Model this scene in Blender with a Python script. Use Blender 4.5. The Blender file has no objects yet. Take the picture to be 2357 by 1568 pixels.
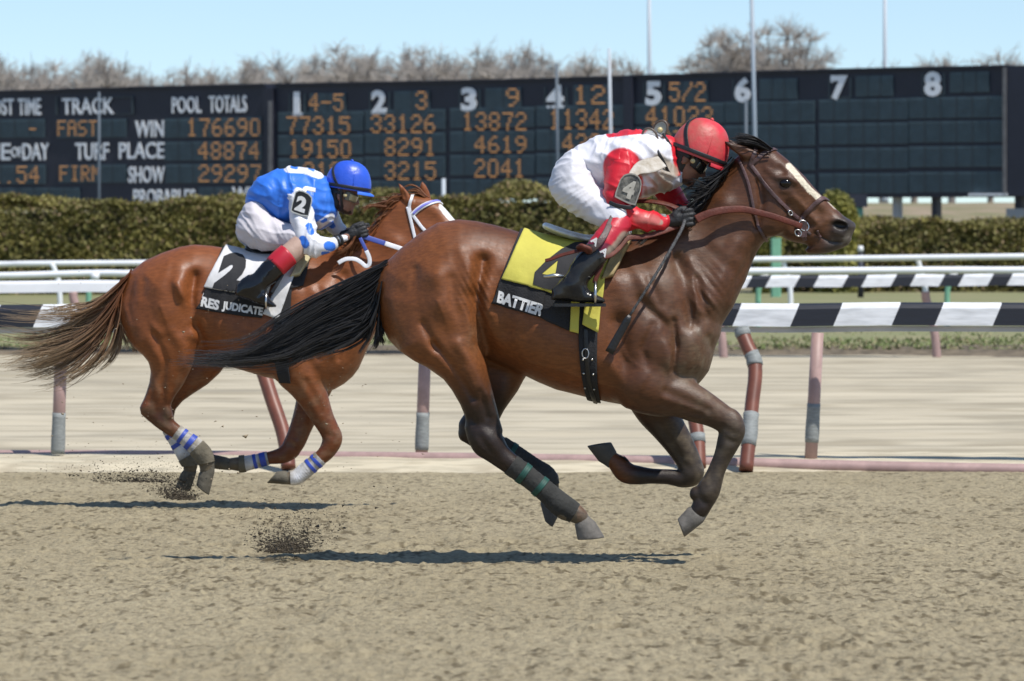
import bpy, bmesh, math, random
import numpy as np
from mathutils import Vector, Matrix
from mathutils.bvhtree import BVHTree
random.seed(7)
rng = np.random.default_rng(7)
SC = bpy.context.scene
COL = SC.collection

# ------------------------------------------------------------------ camera
F, CX, HY, CAMZ = 9200.0, 1178.5, 480.0, 2.0          # focal length and horizon in picture units
def P(x, y, d):                                          # picture point at a real depth d (metres)
    return np.array(((x - CX) / F * d, d, CAMZ - (y - HY) / F * d))
cam = bpy.data.cameras.new('camera')
camo = bpy.data.objects.new('camera', cam); COL.objects.link(camo)
camo.location = (0, 0, CAMZ); camo.rotation_euler = (math.radians(90), 0, 0)
cam.sensor_width = 36; cam.lens = 36 * F / 2357; cam.shift_y = -304 / 2357
cam.clip_end = 3000; cam.clip_start = 0.5
cam.dof.use_dof = True; cam.dof.focus_distance = 21.0; cam.dof.aperture_fstop = 5.6
SC.camera = camo
# ------------------------------------------------------------------ light
SUN = Vector((0.37, -0.35, 0.86)).normalized()
w = bpy.data.worlds.new('World'); SC.world = w; w.use_nodes = True
nt = w.node_tree; bg = nt.nodes['Background']
sky = nt.nodes.new('ShaderNodeTexSky'); sky.sky_type = 'NISHITA'; sky.sun_disc = False
sky.sun_elevation = math.asin(SUN.z); sky.sun_rotation = math.atan2(SUN.x, SUN.y)
sky.air_density = 1.0; sky.dust_density = 0.1; sky.ozone_density = 2.8
wtc = nt.nodes.new('ShaderNodeTexCoord'); wmp = nt.nodes.new('ShaderNodeMapping'); wmp.inputs['Location'].default_value = (0, 0, 0.055)
nt.links.new(wtc.outputs['Generated'], wmp.inputs[0]); nt.links.new(wmp.outputs[0], sky.inputs[0])
nt.links.new(sky.outputs[0], bg.inputs[0]); bg.inputs[1].default_value = 0.138
sl = bpy.data.lights.new('sun', 'SUN'); sl.energy = 4.7; sl.angle = math.radians(0.53); sl.color = (1, 0.955, 0.89)
so = bpy.data.objects.new('sun', sl); COL.objects.link(so); so.location = (10, -10, 30)
so.rotation_euler = SUN.to_track_quat('Z', 'Y').to_euler()
SC.view_settings.view_transform = 'Standard'; SC.view_settings.look = 'None'
SC.view_settings.exposure = 0.12; SC.view_settings.gamma = 1; SC.view_settings.use_curve_mapping = False

# ------------------------------------------------------------------ object helpers
ROOT = {}
def tag(o, label=None, cat=None, group=None, kind=None):
    if label: o['label'] = label
    if cat: o['category'] = cat
    if group: o['group'] = group
    if kind: o['kind'] = kind
    return o
def thing(name, label, cat, loc, group=None, kind=None):
    o = bpy.data.objects.new(name, None); COL.objects.link(o); o.location = loc
    o.empty_display_size = 0.1
    ROOT[o.name] = np.array(loc, float)
    return tag(o, label, cat, group, kind)
def mesh(name, V, Fc, smooth=False):
    me = bpy.data.meshes.new(name)
    V = np.asarray(V, np.float32)
    if isinstance(Fc, np.ndarray):
        n, k = Fc.shape
        me.vertices.add(len(V)); me.vertices.foreach_set('co', V.ravel())
        me.loops.add(n * k); me.loops.foreach_set('vertex_index', Fc.astype(np.int32).ravel())
        me.polygons.add(n); me.polygons.foreach_set('loop_start', np.arange(0, n * k, k, dtype=np.int32))
        me.update(calc_edges=True)
    else:
        me.from_pydata(V.tolist(), [], [list(f) for f in Fc]); me.update()
    if smooth: me.polygons.foreach_set('use_smooth', np.ones(len(me.polygons), bool))
    return me
def obj(name, V, Fc, mat, parent=None, smooth=False, col=None, kind=None, loc=None):
    V = np.asarray(V, float)
    base = ROOT[parent.name] if parent is not None else np.zeros(3)
    if parent is None and loc is not None: base = np.array(loc, float)
    me = mesh(name, V - base, Fc, smooth)
    if isinstance(mat, (list, tuple)):
        for m in mat: me.materials.append(m)
    elif mat: me.materials.append(mat)
    if col is not None:
        a = me.attributes.new('Col', 'FLOAT_COLOR', 'POINT')
        c = np.ones((len(V), 4), np.float32); c[:, :3] = col; a.data.foreach_set('color', c.ravel())
    o = bpy.data.objects.new(name, me); COL.objects.link(o)
    if parent is not None: o.parent = parent
    else: o.location = base
    ROOT[o.name] = base
    if kind: o['kind'] = kind
    return o
def halves(name, V, Fc, mat, parent, smooth=False):
    """near-side and far-side twins become two parts"""
    n = len(V)//2; V = np.asarray(V)
    a = obj(name, V[:n], [f for f in Fc if max(f) < n], mat, parent, smooth)
    obj(name, V[n:], [tuple(int(i)-n for i in f) for f in Fc if max(f) >= n], mat, parent, smooth)
    return a
class MB:                                                # collects pieces of ONE mesh
    def __init__(s): s.V = []; s.F = []; s.n = 0
    def add(s, V, Fc):
        V = np.asarray(V, float); s.V.append(V)
        for f in Fc: s.F.append([int(i) + s.n for i in f])
        s.n += len(V); return s
    def box(s, a, b, bev=0.0):
        x0, y0, z0 = a; x1, y1, z1 = b
        if bev <= 0:
            V = [(x0,y0,z0),(x1,y0,z0),(x1,y1,z0),(x0,y1,z0),(x0,y0,z1),(x1,y0,z1),(x1,y1,z1),(x0,y1,z1)]
            return s.add(V, [(0,3,2,1),(4,5,6,7),(0,1,5,4),(1,2,6,5),(2,3,7,6),(3,0,4,7)])
        q = [(x0+bev,y0),(x1-bev,y0),(x1,y0+bev),(x1,y1-bev),(x1-bev,y1),(x0+bev,y1),(x0,y1-bev),(x0,y0+bev)]
        V = [(x,y,z0) for x,y in q] + [(x,y,z1) for x,y in q]
        return s.add(V, [tuple(range(7,-1,-1)), tuple(range(8,16))] + [(i,(i+1)%8,8+(i+1)%8,8+i) for i in range(8)])
    def tube(s, pts, rad, n=8, cap=True, sq=(1.0, 1.0), up=None):
        V, Fc = tube(pts, rad, n, cap, sq, up); return s.add(V, Fc)
    def build(s, name, mat, parent=None, smooth=False, kind=None, loc=None):
        return obj(name, np.concatenate(s.V), s.F, mat, parent, smooth, kind=kind, loc=loc)
def tube(pts, rad, n=8, cap=True, sq=(1.0, 1.0), up=None):
    pts = np.asarray(pts, float); m = len(pts)
    rad = np.full(m, rad, float) if np.isscalar(rad) else np.asarray(rad, float)
    T = np.gradient(pts, axis=0); T /= np.linalg.norm(T, axis=1)[:, None] + 1e-12
    u = np.array(up if up is not None else (0, 0, 1.0), float)
    if up is None and abs(T[0] @ u) > 0.9: u = np.array((0, 1.0, 0))
    V = []; 
    for i in range(m):
        a = u - T[i] * (u @ T[i]); a /= np.linalg.norm(a) + 1e-12
        b = np.cross(T[i], a)
        if up is None: u = a
        th = np.arange(n) / n * 2 * math.pi
        V.append(pts[i] + rad[i] * (np.cos(th)[:, None] * a * sq[0] + np.sin(th)[:, None] * b * sq[1]))
    V = np.concatenate(V)
    Fc = [(i*n+j, i*n+(j+1)%n, (i+1)*n+(j+1)%n, (i+1)*n+j) for i in range(m-1) for j in range(n)]
    if cap: Fc += [tuple(range(n-1,-1,-1)), tuple((m-1)*n + np.arange(n))]
    return V, Fc
def spline(pts, n):
    """Catmull-Rom through rows of numbers, n samples per span."""
    p = np.asarray(pts, float)
    if len(p) < 3:
        t = np.linspace(0, 1, n + 1)[:, None]; return p[0] * (1 - t) + p[1] * t
    q = np.vstack([2*p[0]-p[1], p, 2*p[-1]-p[-2]])
    out = []
    for i in range(len(p) - 1):
        a, b, c, d = q[i:i+4]
        for t in np.arange(n) / n:
            out.append(0.5*((2*b)+(-a+c)*t+(2*a-5*b+4*c-d)*t*t+(-a+3*b-3*c+d)*t**3))
    out.append(p[-1]); return np.array(out)

# ------------------------------------------------------------------ noise
_tab = rng.random(65536).astype(np.float32)
def vnoise(x, y, z=0.0, seed=0):
    """value noise in 0..1"""
    x = np.asarray(x, np.float64); y = np.asarray(y, np.float64) + 0*x; z = np.asarray(z, np.float64) + 0*x
    xi = np.floor(x).astype(np.int64); yi = np.floor(y).astype(np.int64); zi = np.floor(z).astype(np.int64)
    fx, fy, fz = x-xi, y-yi, z-zi
    fx = fx*fx*(3-2*fx); fy = fy*fy*(3-2*fy); fz = fz*fz*(3-2*fz)
    def h(a, b, c):
        k = (a*374761393 + b*668265263 + c*2147483647 + seed*1274126177) & 0x7fffffff
        k = ((k ^ (k >> 13)) * 1274126177) & 0x7fffffff
        return _tab[(k ^ (k >> 15)) & 65535]
    r = 0
    for dz, wz in ((0, 1-fz), (1, fz)):
        for dy, wy in ((0, 1-fy), (1, fy)):
            r = r + wz*wy*(h(xi, yi+dy, zi+dz)*(1-fx) + h(xi+1, yi+dy, zi+dz)*fx)
    return r
def fbm(x, y, z=0.0, o=4, seed=0):
    r = 0; a = 0.5; t = 0
    for i in range(o):
        r = r + a*vnoise(np.asarray(x)*2**i, np.asarray(y)*2**i, np.asarray(z)*2**i, seed+i); t += a; a *= 0.5
    return r / t
def sstep(a, b, x): 
    t = np.clip((x-a)/(b-a), 0, 1); return t*t*(3-2*t)

# ------------------------------------------------------------------ materials
def nodes(name):
    m = bpy.data.materials.new(name); m.use_nodes = True
    return m, m.node_tree.nodes, m.node_tree.links, m.node_tree.nodes['Principled BSDF']
def mat(name, c, rough=0.6, var=0.0, vscale=8.0, vstretch=(1,1,1), c2=None, bump=0.0, bscale=60.0, bstretch=(1,1,1),
        rvar=0.0, metal=0.0, spec=0.5, attr=False, coat=0.0, sheen=0.0, emit=None, es=1.0, trans=0.0, bdist=0.01, detail=4.0):
    m, N, L, b = nodes(name)
    b.inputs['Roughness'].default_value = rough; b.inputs['Metallic'].default_value = metal
    b.inputs['Specular IOR Level'].default_value = spec
    b.inputs['Coat Weight'].default_value = coat; b.inputs['Sheen Weight'].default_value = sheen
    if trans: b.inputs['Transmission Weight'].default_value = trans
    tc = N.new('ShaderNodeTexCoord')
    src = None
    if attr:
        a = N.new('ShaderNodeAttribute'); a.attribute_name = 'Col'; src = a.outputs['Color']
    if var > 0:
        mp = N.new('ShaderNodeMapping'); mp.inputs['Scale'].default_value = vstretch
        L.new(tc.outputs['Object'], mp.inputs[0])
        n = N.new('ShaderNodeTexNoise'); n.inputs['Scale'].default_value = vscale; n.inputs['Detail'].default_value = detail
        n.inputs['Roughness'].default_value = 0.6
        L.new(mp.outputs[0], n.inputs['Vector'])
        r = N.new('ShaderNodeMapRange'); r.inputs[1].default_value = 0.36; r.inputs[2].default_value = 0.66
        L.new(n.outputs['Fac'], r.inputs[0])
        mx = N.new('ShaderNodeMix'); mx.data_type = 'RGBA'
        L.new(r.outputs[0], mx.inputs[0])
        if src is not None:
            d = N.new('ShaderNodeMix'); d.data_type = 'RGBA'; d.blend_type = 'MULTIPLY'; d.inputs[0].default_value = 1
            L.new(src, d.inputs[6]); d.inputs[7].default_value = (1-var, 1-var, 1-var, 1)
            L.new(d.outputs[2], mx.inputs[6]); L.new(src, mx.inputs[7])
        else:
            cc = c2 if c2 else tuple(v*(1-var) for v in c)
            mx.inputs[6].default_value = (*cc, 1); mx.inputs[7].default_value = (*c, 1)
        src = mx.outputs[2]
    if src is not None: L.new(src, b.inputs['Base Color'])
    else: b.inputs['Base Color'].default_value = (*c, 1)
    if bump > 0:
        mp = N.new('ShaderNodeMapping'); mp.inputs['Scale'].default_value = bstretch
        L.new(tc.outputs['Object'], mp.inputs[0])
        n = N.new('ShaderNodeTexNoise'); n.inputs['Scale'].default_value = bscale; n.inputs['Detail'].default_value = 5
        L.new(mp.outputs[0], n.inputs['Vector'])
        bp = N.new('ShaderNodeBump'); bp.inputs['Strength'].default_value = bump; bp.inputs['Distance'].default_value = bdist
        L.new(n.outputs['Fac'], bp.inputs['Height']); L.new(bp.outputs[0], b.inputs['Normal'])
    if rvar > 0:
        n = N.new('ShaderNodeTexNoise'); n.inputs['Scale'].default_value = 34; n.inputs['Detail'].default_value = 6; n.inputs['Roughness'].default_value = 0.7
        L.new(tc.outputs['Object'], n.inputs['Vector'])
        r = N.new('ShaderNodeMapRange'); r.inputs[1].default_value = 0.3; r.inputs[2].default_value = 0.7; r.inputs[3].default_value = rough-rvar; r.inputs[4].default_value = rough+rvar
        L.new(n.outputs['Fac'], r.inputs[0]); L.new(r.outputs[0], b.inputs['Roughness'])
    if emit:
        b.inputs['Emission Color'].default_value = (*emit, 1); b.inputs['Emission Strength'].default_value = es
    return m

# ------------------------------------------------------------------ implicit modelling kit
def smin(a, b, k):
    if k <= 0: return np.minimum(a, b)
    h = np.maximum(k - np.abs(a-b), 0) / k
    return np.minimum(a, b) - h*h*k*0.25
class Vol:
    def __init__(s, lo, hi, h):
        s.lo = np.array(lo, float); s.h = h
        s.n = np.ceil((np.array(hi) - s.lo) / h).astype(int) + 1
        s.F = np.full(s.n, 1.0, np.float32)
        s.ax = [(s.lo[i] + h*np.arange(s.n[i])).astype(np.float32) for i in range(3)]
    def sl(s, lo, hi, pad):
        a = np.clip(np.floor((np.array(lo)-pad-s.lo)/s.h).astype(int), 0, s.n)
        b = np.clip(np.ceil((np.array(hi)+pad-s.lo)/s.h).astype(int)+1, 0, s.n)
        return tuple(slice(a[i], b[i]) for i in range(3))
    def grid(s, q): return np.meshgrid(s.ax[0][q[0]], s.ax[1][q[1]], s.ax[2][q[2]], indexing='ij', sparse=True)
    def merge(s, q, D, k, cut=False):
        if D.size == 0: return
        if cut: s.F[q] = -smin(-s.F[q], D, k)
        else: s.F[q] = smin(s.F[q], D, k)
    def chain(s, pts, k=0.02, sub=4, ys=1.0, cut=False):
        """pts rows: x,y,z,r  (ys = width across the view relative to r)"""
        p = spline(pts, sub); r = p[:, 3]
        lo = p[:, :3].min(0) - r.max()*max(1, ys); hi = p[:, :3].max(0) + r.max()*max(1, ys)
        pad = k + 2*s.h; q = s.sl(lo, hi, pad); D = np.full(s.F[q].shape, 1.0, np.float32)
        off = [sl.start for sl in q]
        for i in range(len(p)-1):
            a, b = p[i], p[i+1]; rr = max(a[3], b[3])*max(1, ys)
            qq = s.sl(np.minimum(a[:3], b[:3]) - rr, np.maximum(a[:3], b[:3]) + rr, pad)
            X, Y, Z = s.grid(qq)
            Y = Y/ys; ab = (b[:3]-a[:3])/np.array((1, ys, 1)); L2 = float(ab@ab) + 1e-12
            dx, dy, dz = X-a[0], Y-a[1]/ys, Z-a[2]
            t = np.clip((dx*ab[0]+dy*ab[1]+dz*ab[2])/L2, 0, 1)
            d = np.sqrt((dx-t*ab[0])**2+(dy-t*ab[1])**2+(dz-t*ab[2])**2) - (a[3]+t*(b[3]-a[3]))
            loc = tuple(slice(qq[j].start-off[j], qq[j].stop-off[j]) for j in range(3))
            D[loc] = np.minimum(D[loc], d)
        s.merge(q, D, k, cut)
    def ell(s, c, r, k=0.02, tilt=0.0, cut=False):
        """ellipsoid, radii r, tilted by `tilt` radians in the x-z plane"""
        c = np.array(c, float); R = max(r); q = s.sl(c-R, c+R, k+2*s.h)
        X, Y, Z = s.grid(q); X, Y, Z = X-c[0], Y-c[1], Z-c[2]
        ct, st = math.cos(tilt), math.sin(tilt); U = X*ct+Z*st; W = -X*st+Z*ct
        k0 = np.sqrt((U/r[0])**2+(Y/r[1])**2+(W/r[2])**2)
        k1 = np.sqrt((U/r[0]**2)**2+(Y/r[1]**2)**2+(W/r[2]**2)**2)+1e-6
        s.merge(q, (k0*(k0-1)/k1).astype(np.float32), k, cut)
    def inflate(s, poly, yc, T, R, k=0.02, cut=False):
        """outline (x,z rows) given depth: half thickness T(x,z), rim radius R(x,z), centre plane yc(x,z)"""
        poly = np.asarray(poly, float)
        lo = (poly[:,0].min(), s.lo[1], poly[:,1].min()); hi = (poly[:,0].max(), s.lo[1]+s.h*s.n[1], poly[:,1].max())
        q = s.sl(lo, hi, k+2*s.h+0.02)
        X, Z = np.meshgrid(s.ax[0][q[0]], s.ax[2][q[2]], indexing='ij')
        D2 = polydist(poly, X, Z)
        T2 = T(X, Z) if callable(T) else T; R2 = R(X, Z) if callable(R) else R; Y2 = yc(X, Z) if callable(yc) else yc
        u2 = np.maximum(1 - D2/R2, 0)**2 + 0*X
        T2 = T2 + 0*X; R2 = R2 + 0*X; Y2 = Y2 + 0*X
        Y = s.ax[1][q[1]]
        D = R2[:,None,:]*(np.sqrt(u2[:,None,:] + ((Y[None,:,None]-Y2[:,None,:])/T2[:,None,:])**2) - 1)
        s.merge(q, D.astype(np.float32), k, cut)
    def mesh(s, relax=2):
        Fd = s.F; n = s.n; ins = Fd < 0
        c = np.zeros(n-1, np.uint8)
        for i in (0,1):
            for j in (0,1):
                for k in (0,1): c += ins[i:n[0]-1+i, j:n[1]-1+j, k:n[2]-1+k]
        act = np.argwhere((c > 0) & (c < 8)); idx = np.full(n-1, -1, np.int32)
        idx[tuple(act.T)] = np.arange(len(act))
        S = np.zeros((len(act), 3)); cnt = np.zeros(len(act))
        co = [(i,j,k) for i in (0,1) for j in (0,1) for k in (0,1)]
        val = {o: Fd[act[:,0]+o[0], act[:,1]+o[1], act[:,2]+o[2]] for o in co}
        for a in co:
            for ax in range(3):
                if a[ax]: continue
                b = list(a); b[ax] = 1; b = tuple(b)
                va, vb = val[a], val[b]; m = (va < 0) != (vb < 0)
                t = np.where(m, va/np.where(m, va-vb, 1), 0)
                pt = np.tile(np.array(a, float), (len(act),1)); pt[:,ax] = t
                S += pt*m[:,None]; cnt += m
        V = s.lo + s.h*(act + S/cnt[:,None])
        Q = []
        for ax in range(3):
            u, v = (ax+1)%3, (ax+2)%3
            sa = [slice(None)]*3; sb = [slice(None)]*3
            sa[ax] = slice(0, n[ax]-1); sb[ax] = slice(1, n[ax])
            A, B = ins[tuple(sa)], ins[tuple(sb)]
            e = np.argwhere(A != B); e = e[(e[:,u] > 0) & (e[:,v] > 0) & (e[:,u] < n[u]-1) & (e[:,v] < n[v]-1)]
            flip = A[tuple(e.T)]
            def at(du, dv):
                t = e.copy(); t[:,u] -= du; t[:,v] -= dv; return idx[tuple(t.T)]
            f = np.stack([at(1,1), at(0,1), at(0,0), at(1,0)], 1)
            f[~flip] = f[~flip][:, ::-1]
            Q.append(f)
        Q = np.concatenate(Q); Q = Q[(Q >= 0).all(1)]
        for _ in range(relax): V = relax_mesh(V, Q)
        return V, Q
def relax_mesh(V, Q, w=0.5):
    e = np.concatenate([Q[:, [0,1]], Q[:, [1,2]], Q[:, [2,3]], Q[:, [3,0]]]); N = len(V)
    cnt = np.bincount(e[:,0], minlength=N) + np.bincount(e[:,1], minlength=N)
    S = np.stack([np.bincount(e[:,0], V[e[:,1],i], N) + np.bincount(e[:,1], V[e[:,0],i], N) for i in range(3)], 1)
    return V*(1-w) + w*S/np.maximum(cnt, 1)[:,None]
def vnormals(V, Q):
    n = np.cross(V[Q[:,2]]-V[Q[:,0]], V[Q[:,3]]-V[Q[:,1]]); N = np.zeros_like(V)
    for i in range(4):
        for a in range(3): N[:,a] += np.bincount(Q[:,i], n[:,a], len(V))
    return N/(np.linalg.norm(N, axis=1)[:,None]+1e-12)
def polydist(poly, X, Z):
    """signed distance to a closed outline, positive inside"""
    d2 = np.full(X.shape, 1e9); ins = np.zeros(X.shape, bool); n = len(poly)
    for i in range(n):
        a, b = poly[i], poly[(i+1)%n]; ab = b-a; L = ab@ab+1e-12
        t = np.clip(((X-a[0])*ab[0]+(Z-a[1])*ab[1])/L, 0, 1)
        d2 = np.minimum(d2, (X-a[0]-t*ab[0])**2+(Z-a[1]-t*ab[1])**2)
        c = (a[1] > Z) != (b[1] > Z)
        ins ^= c & (X < (b[0]-a[0])*(Z-a[1])/(b[1]-a[1]+1e-12)+a[0])
    d = np.sqrt(d2); return np.where(ins, d, -d)
def blend(ctrl, sig):
    """smooth field through control values: rows x,z,value(,sigma)"""
    C = [tuple(c) if len(c) > 3 else (*c, sig) for c in ctrl]
    def f(X, Z):
        num = 0; den = 0
        for x, z, v, s in C:
            d2 = ((X-x)**2+(Z-z)**2)/(s*s); wt = np.exp(-0.5*d2) + 2e-4/(1+d2)
            num = num + wt*v; den = den + wt
        return num/den
    return f
def stroke(X, Z, pts, sig):
    pts = np.asarray(pts, float); d2 = np.full(X.shape, 1e9)
    if len(pts) == 1: d2 = (X-pts[0,0])**2+(Z-pts[0,1])**2
    for i in range(len(pts)-1):
        a, b = pts[i], pts[i+1]; ab = b-a; L = ab@ab+1e-12
        t = np.clip(((X-a[0])*ab[0]+(Z-a[1])*ab[1])/L, 0, 1)
        d2 = np.minimum(d2, (X-a[0]-t*ab[0])**2+(Z-a[1]-t*ab[1])**2)
    return np.exp(-d2/(sig*sig))
def text_mesh(s, bold=0.0, xs=1.0):
    """letters as a flat triangle mesh, cap height 1, origin at lower left"""
    cu = bpy.data.curves.new('t', 'FONT'); cu.body = s; cu.size = 1.0; cu.offset = bold; cu.resolution_u = 3
    o = bpy.data.objects.new('t', cu); COL.objects.link(o)
    dg = bpy.context.evaluated_depsgraph_get(); dg.update()
    me = bpy.data.meshes.new_from_object(o.evaluated_get(dg))
    V = np.array([v.co[:] for v in me.vertices]); Fc = [tuple(p.vertices) for p in me.polygons]
    bpy.data.objects.remove(o); bpy.data.curves.remove(cu); bpy.data.meshes.remove(me)
    lo = V.min(0); hi = V.max(0)
    V = (V - lo)/np.array((hi[0]-lo[0], hi[1]-lo[1], 1)); return V, Fc          # unit box
# ================================================================== THE SETTING
D1, D2 = 19.6, 25.4                                     # depths of the two horses
def ztrack(d): return CAMZ - (1.7427 + 0.0289*(np.asarray(d, float) - 19.6))
def dirt_mat(name, c, c2, dark, vs, streak, bump):
    """loose dirt: two scales of tone, flecks darkened for moist dirt and shaded hollows, fine grain"""
    m, N, L, b = nodes(name); b.inputs['Roughness'].default_value = 0.95; b.inputs['Specular IOR Level'].default_value = 0.15
    tc = N.new('ShaderNodeTexCoord')
    def noise(scale, st, detail=4, rough=0.6):
        mp = N.new('ShaderNodeMapping'); mp.inputs['Scale'].default_value = st
        L.new(tc.outputs['Object'], mp.inputs[0])
        n = N.new('ShaderNodeTexNoise'); n.inputs['Scale'].default_value = scale; n.inputs['Detail'].default_value = detail
        n.inputs['Roughness'].default_value = rough
        L.new(mp.outputs[0], n.inputs['Vector']); return n.outputs['Fac']
    def rng_(x, a, bb):
        r = N.new('ShaderNodeMapRange'); r.inputs[1].default_value = a; r.inputs[2].default_value = bb; L.new(x, r.inputs[0]); return r.outputs[0]
    def mixc(f, a, bb):
        x = N.new('ShaderNodeMix'); x.data_type = 'RGBA'; L.new(f, x.inputs[0])
        for s, v in ((6, a), (7, bb)):
            if isinstance(v, tuple): x.inputs[s].default_value = (*v, 1)
            else: L.new(v, x.inputs[s])
        return x.outputs[2]
    base = mixc(rng_(noise(1.3, streak), 0.35, 0.65), c, c2)
    fine = mixc(rng_(noise(vs, streak, 5), 0.32, 0.56), tuple(v*0.60 for v in c), base)
    a = N.new('ShaderNodeAttribute'); a.attribute_name = 'Col'
    sep = N.new('ShaderNodeSeparateColor'); L.new(a.outputs['Color'], sep.inputs[0])
    out = mixc(sep.outputs[0], fine, dark)
    L.new(out, b.inputs['Base Color'])
    bp = N.new('ShaderNodeBump'); bp.inputs['Strength'].default_value = bump; bp.inputs['Distance'].default_value = 0.02
    L.new(noise(vs*1.6, streak, 6, 0.7), bp.inputs['Height']); L.new(bp.outputs[0], b.inputs['Normal'])
    return m
M_track = dirt_mat('track_dirt', (0.405, 0.342, 0.218), (0.355, 0.297, 0.185), (0.115, 0.090, 0.052), 62.0, (0.55, .22, 1), 0.9)
M_inner = dirt_mat('inner_track_dirt', (0.495, 0.437, 0.322), (0.44, 0.385, 0.28), (0.21, 0.175, 0.115), 3.0, (0.16, 0.8, 1), 0.6)
M_berm = dirt_mat('berm_sand', (0.56, 0.495, 0.36), (0.50, 0.435, 0.31), (0.3, 0.25, 0.17), 7.0, (0.3, 1, 1), 0.4)

def sheet(name, ds, us, zf, mt, kind='structure', colf=None):
    """ground strip: rows at depths ds, columns fanning out with depth"""
    ds = np.asarray(ds, float); us = np.asarray(us, float)
    D, U = np.meshgrid(ds, us, indexing='ij'); X = U*D; 
    Z = zf(X, D)
    V = np.stack([X.ravel(), D.ravel(), Z.ravel()], 1)
    n, k = D.shape; i = np.arange((n-1)*(k-1)); r, c = i//(k-1), i % (k-1); a = r*k+c
    Q = np.stack([a, a+1, a+k+1, a+k], 1)
    col = None
    if colf is not None:
        f = colf(X, D, Z).ravel(); col = np.stack([f, f, f], 1)
    return obj(name, V, Q, mt, None, True, col, kind)

# main track: rough loose clods thrown up by hooves
PITS = np.stack([rng.uniform(-.21,.21,150), rng.uniform(11.2, 27, 150), rng.uniform(.05,.10,150), rng.uniform(.012,.035,150)], 1); PITS[:,0] *= PITS[:,1]
def prints(X, D):
    """old hoof prints: hollows with a low rim"""
    h = np.zeros(X.shape); rows = D[:,0]
    for px, pd, r, dp in PITS:
        i0, i1 = np.searchsorted(rows, [pd-4*r, pd+4*r])
        if i1 <= i0: continue
        q = ((X[i0:i1]-px)**2 + ((D[i0:i1]-pd)*.8)**2)/(r*r); h[i0:i1] += -dp*np.exp(-q*1.3) + .45*dp*np.exp(-(np.sqrt(q)-1.5)**2*5)
    return h
def clods(X, D):
    big = fbm(X*1.1, D*1.2, 0, 3, 3) - 0.5
    n1 = vnoise(X*4.5, D*3.4, 0.3, 11); n2 = vnoise(X*15, D*9, 1.3, 12); n3 = vnoise(X*32, D*19, 2.1, 13); n4 = vnoise(X*60, D*34, 2.9, 15)
    pit = vnoise(X*2.3, D*1.7, 4.2, 14)
    h = 0.030*big + 0.012*(n1-0.5) + 0.030*np.maximum(n2-0.56, 0)*sstep(.30,.6,n1) + 0.026*np.maximum(n3-0.55, 0) + 0.010*(n4-.5) - 0.020*sstep(0.74, 0.92, pit) + prints(X, D)
    return h
def z_main(X, D):
    edge = sstep(30.2, 31.6, D)
    return ztrack(D) + clods(X, D)*(1-0.6*edge)
def fleck(X, D, Z):
    n2 = vnoise(X*11.0, D*5.5, 1.3, 21); n3 = vnoise(X*32, D*12, 2.1, 22); n1 = vnoise(X*0.9, D*0.8, 3.3, 23); n4 = vnoise(X*50, D*21, 2.7, 25)
    pit = vnoise(X*2.3, D*1.7, 4.2, 14)
    a = sstep(0.53, 0.74, 0.22*n2 + 0.42*n3 + .36*n4 + 0.14*(n1-0.5))
    return np.clip(0.80*a + 0.45*sstep(0.82, 0.94, pit)*vnoise(X*9, D*8, 5, 24) + .18*(n4-.3) + 18*np.clip(-prints(X, D)-.006, 0, .04)*(.35+n3), 0, 1)  # shade of clod sides, pits and prints put into the colour
ds = np.concatenate([np.arange(11.0, 24.0, 0.024), np.arange(24.0, 31.9, 0.035)])
sheet('main_track', ds, np.linspace(-0.225, 0.225, 800), z_main, M_track, colf=fleck)
# the same track to the sides and towards the camera, coarser
for a, b in ((-1.2, -0.2252), (0.2252, 1.2)):
    sheet('main_track', np.concatenate([np.arange(11.0, 31.9, 0.35), [31.9]]), np.linspace(a, b, 60), z_main, M_track, colf=fleck)
sheet('main_track', np.arange(0.8, 11.01, 0.255), np.linspace(-3, 3, 120), lambda X, D: z_main(X, D), M_track, colf=fleck)

# low sand berm under the rail
def z_berm(X, D):
    t = sstep(31.4, 32.2, D)
    und = 0.05*(vnoise(X*0.45+3.2, D*0.2, 0.5, 31)-0.5)
    side = -0.055*sstep(1.0, 4.2, X)
    return ztrack(D)*(1-t) + (-0.035)*t + t*und + side*(1-sstep(32.2, 33, D)) - 0.02*(1-t) + 0.012*(vnoise(X*4, D*5, 1, 33)-0.5) + 0.004 - 0.06*sstep(33.0, 34.2, D)
sheet('sand_berm', np.arange(31.2, 34.3, 0.08), np.linspace(-0.5, 0.5, 420), z_berm, M_berm, colf=lambda X, D, Z: 0.5*sstep(.62,.85,vnoise(X*5, D*9, 1, 35)))

# inner dirt track, harrowed in long grooves
def z_inner(X, D):
    g = 0.018*np.sin(D*5.6 + 1.2*vnoise(X*0.12, D*0.4, 0, 41)*4)*vnoise(X*0.22, D*2.3, 2, 42)
    return -0.085 + g + 0.022*(fbm(X*0.8, D*2.2, 0, 3, 43)-0.5)
def f_inner(X, D, Z):
    n = vnoise(X*0.28, D*2.7, 1, 44); n2 = vnoise(X*1.9, D*4.5, 2, 45); n3 = vnoise(X*0.15, D*0.9, 2, 46)
    return np.clip(0.46*sstep(0.46, 0.86, 0.45*n + 0.55*n2 + 0.16*(n3-.5)) + 0.12*sstep(48, 56, D), 0, 1)*0.95
sheet('inner_track', np.arange(33.9, 56.6, 0.05), np.linspace(-0.3, 0.3, 420), z_inner, M_inner, colf=f_inner)

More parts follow.
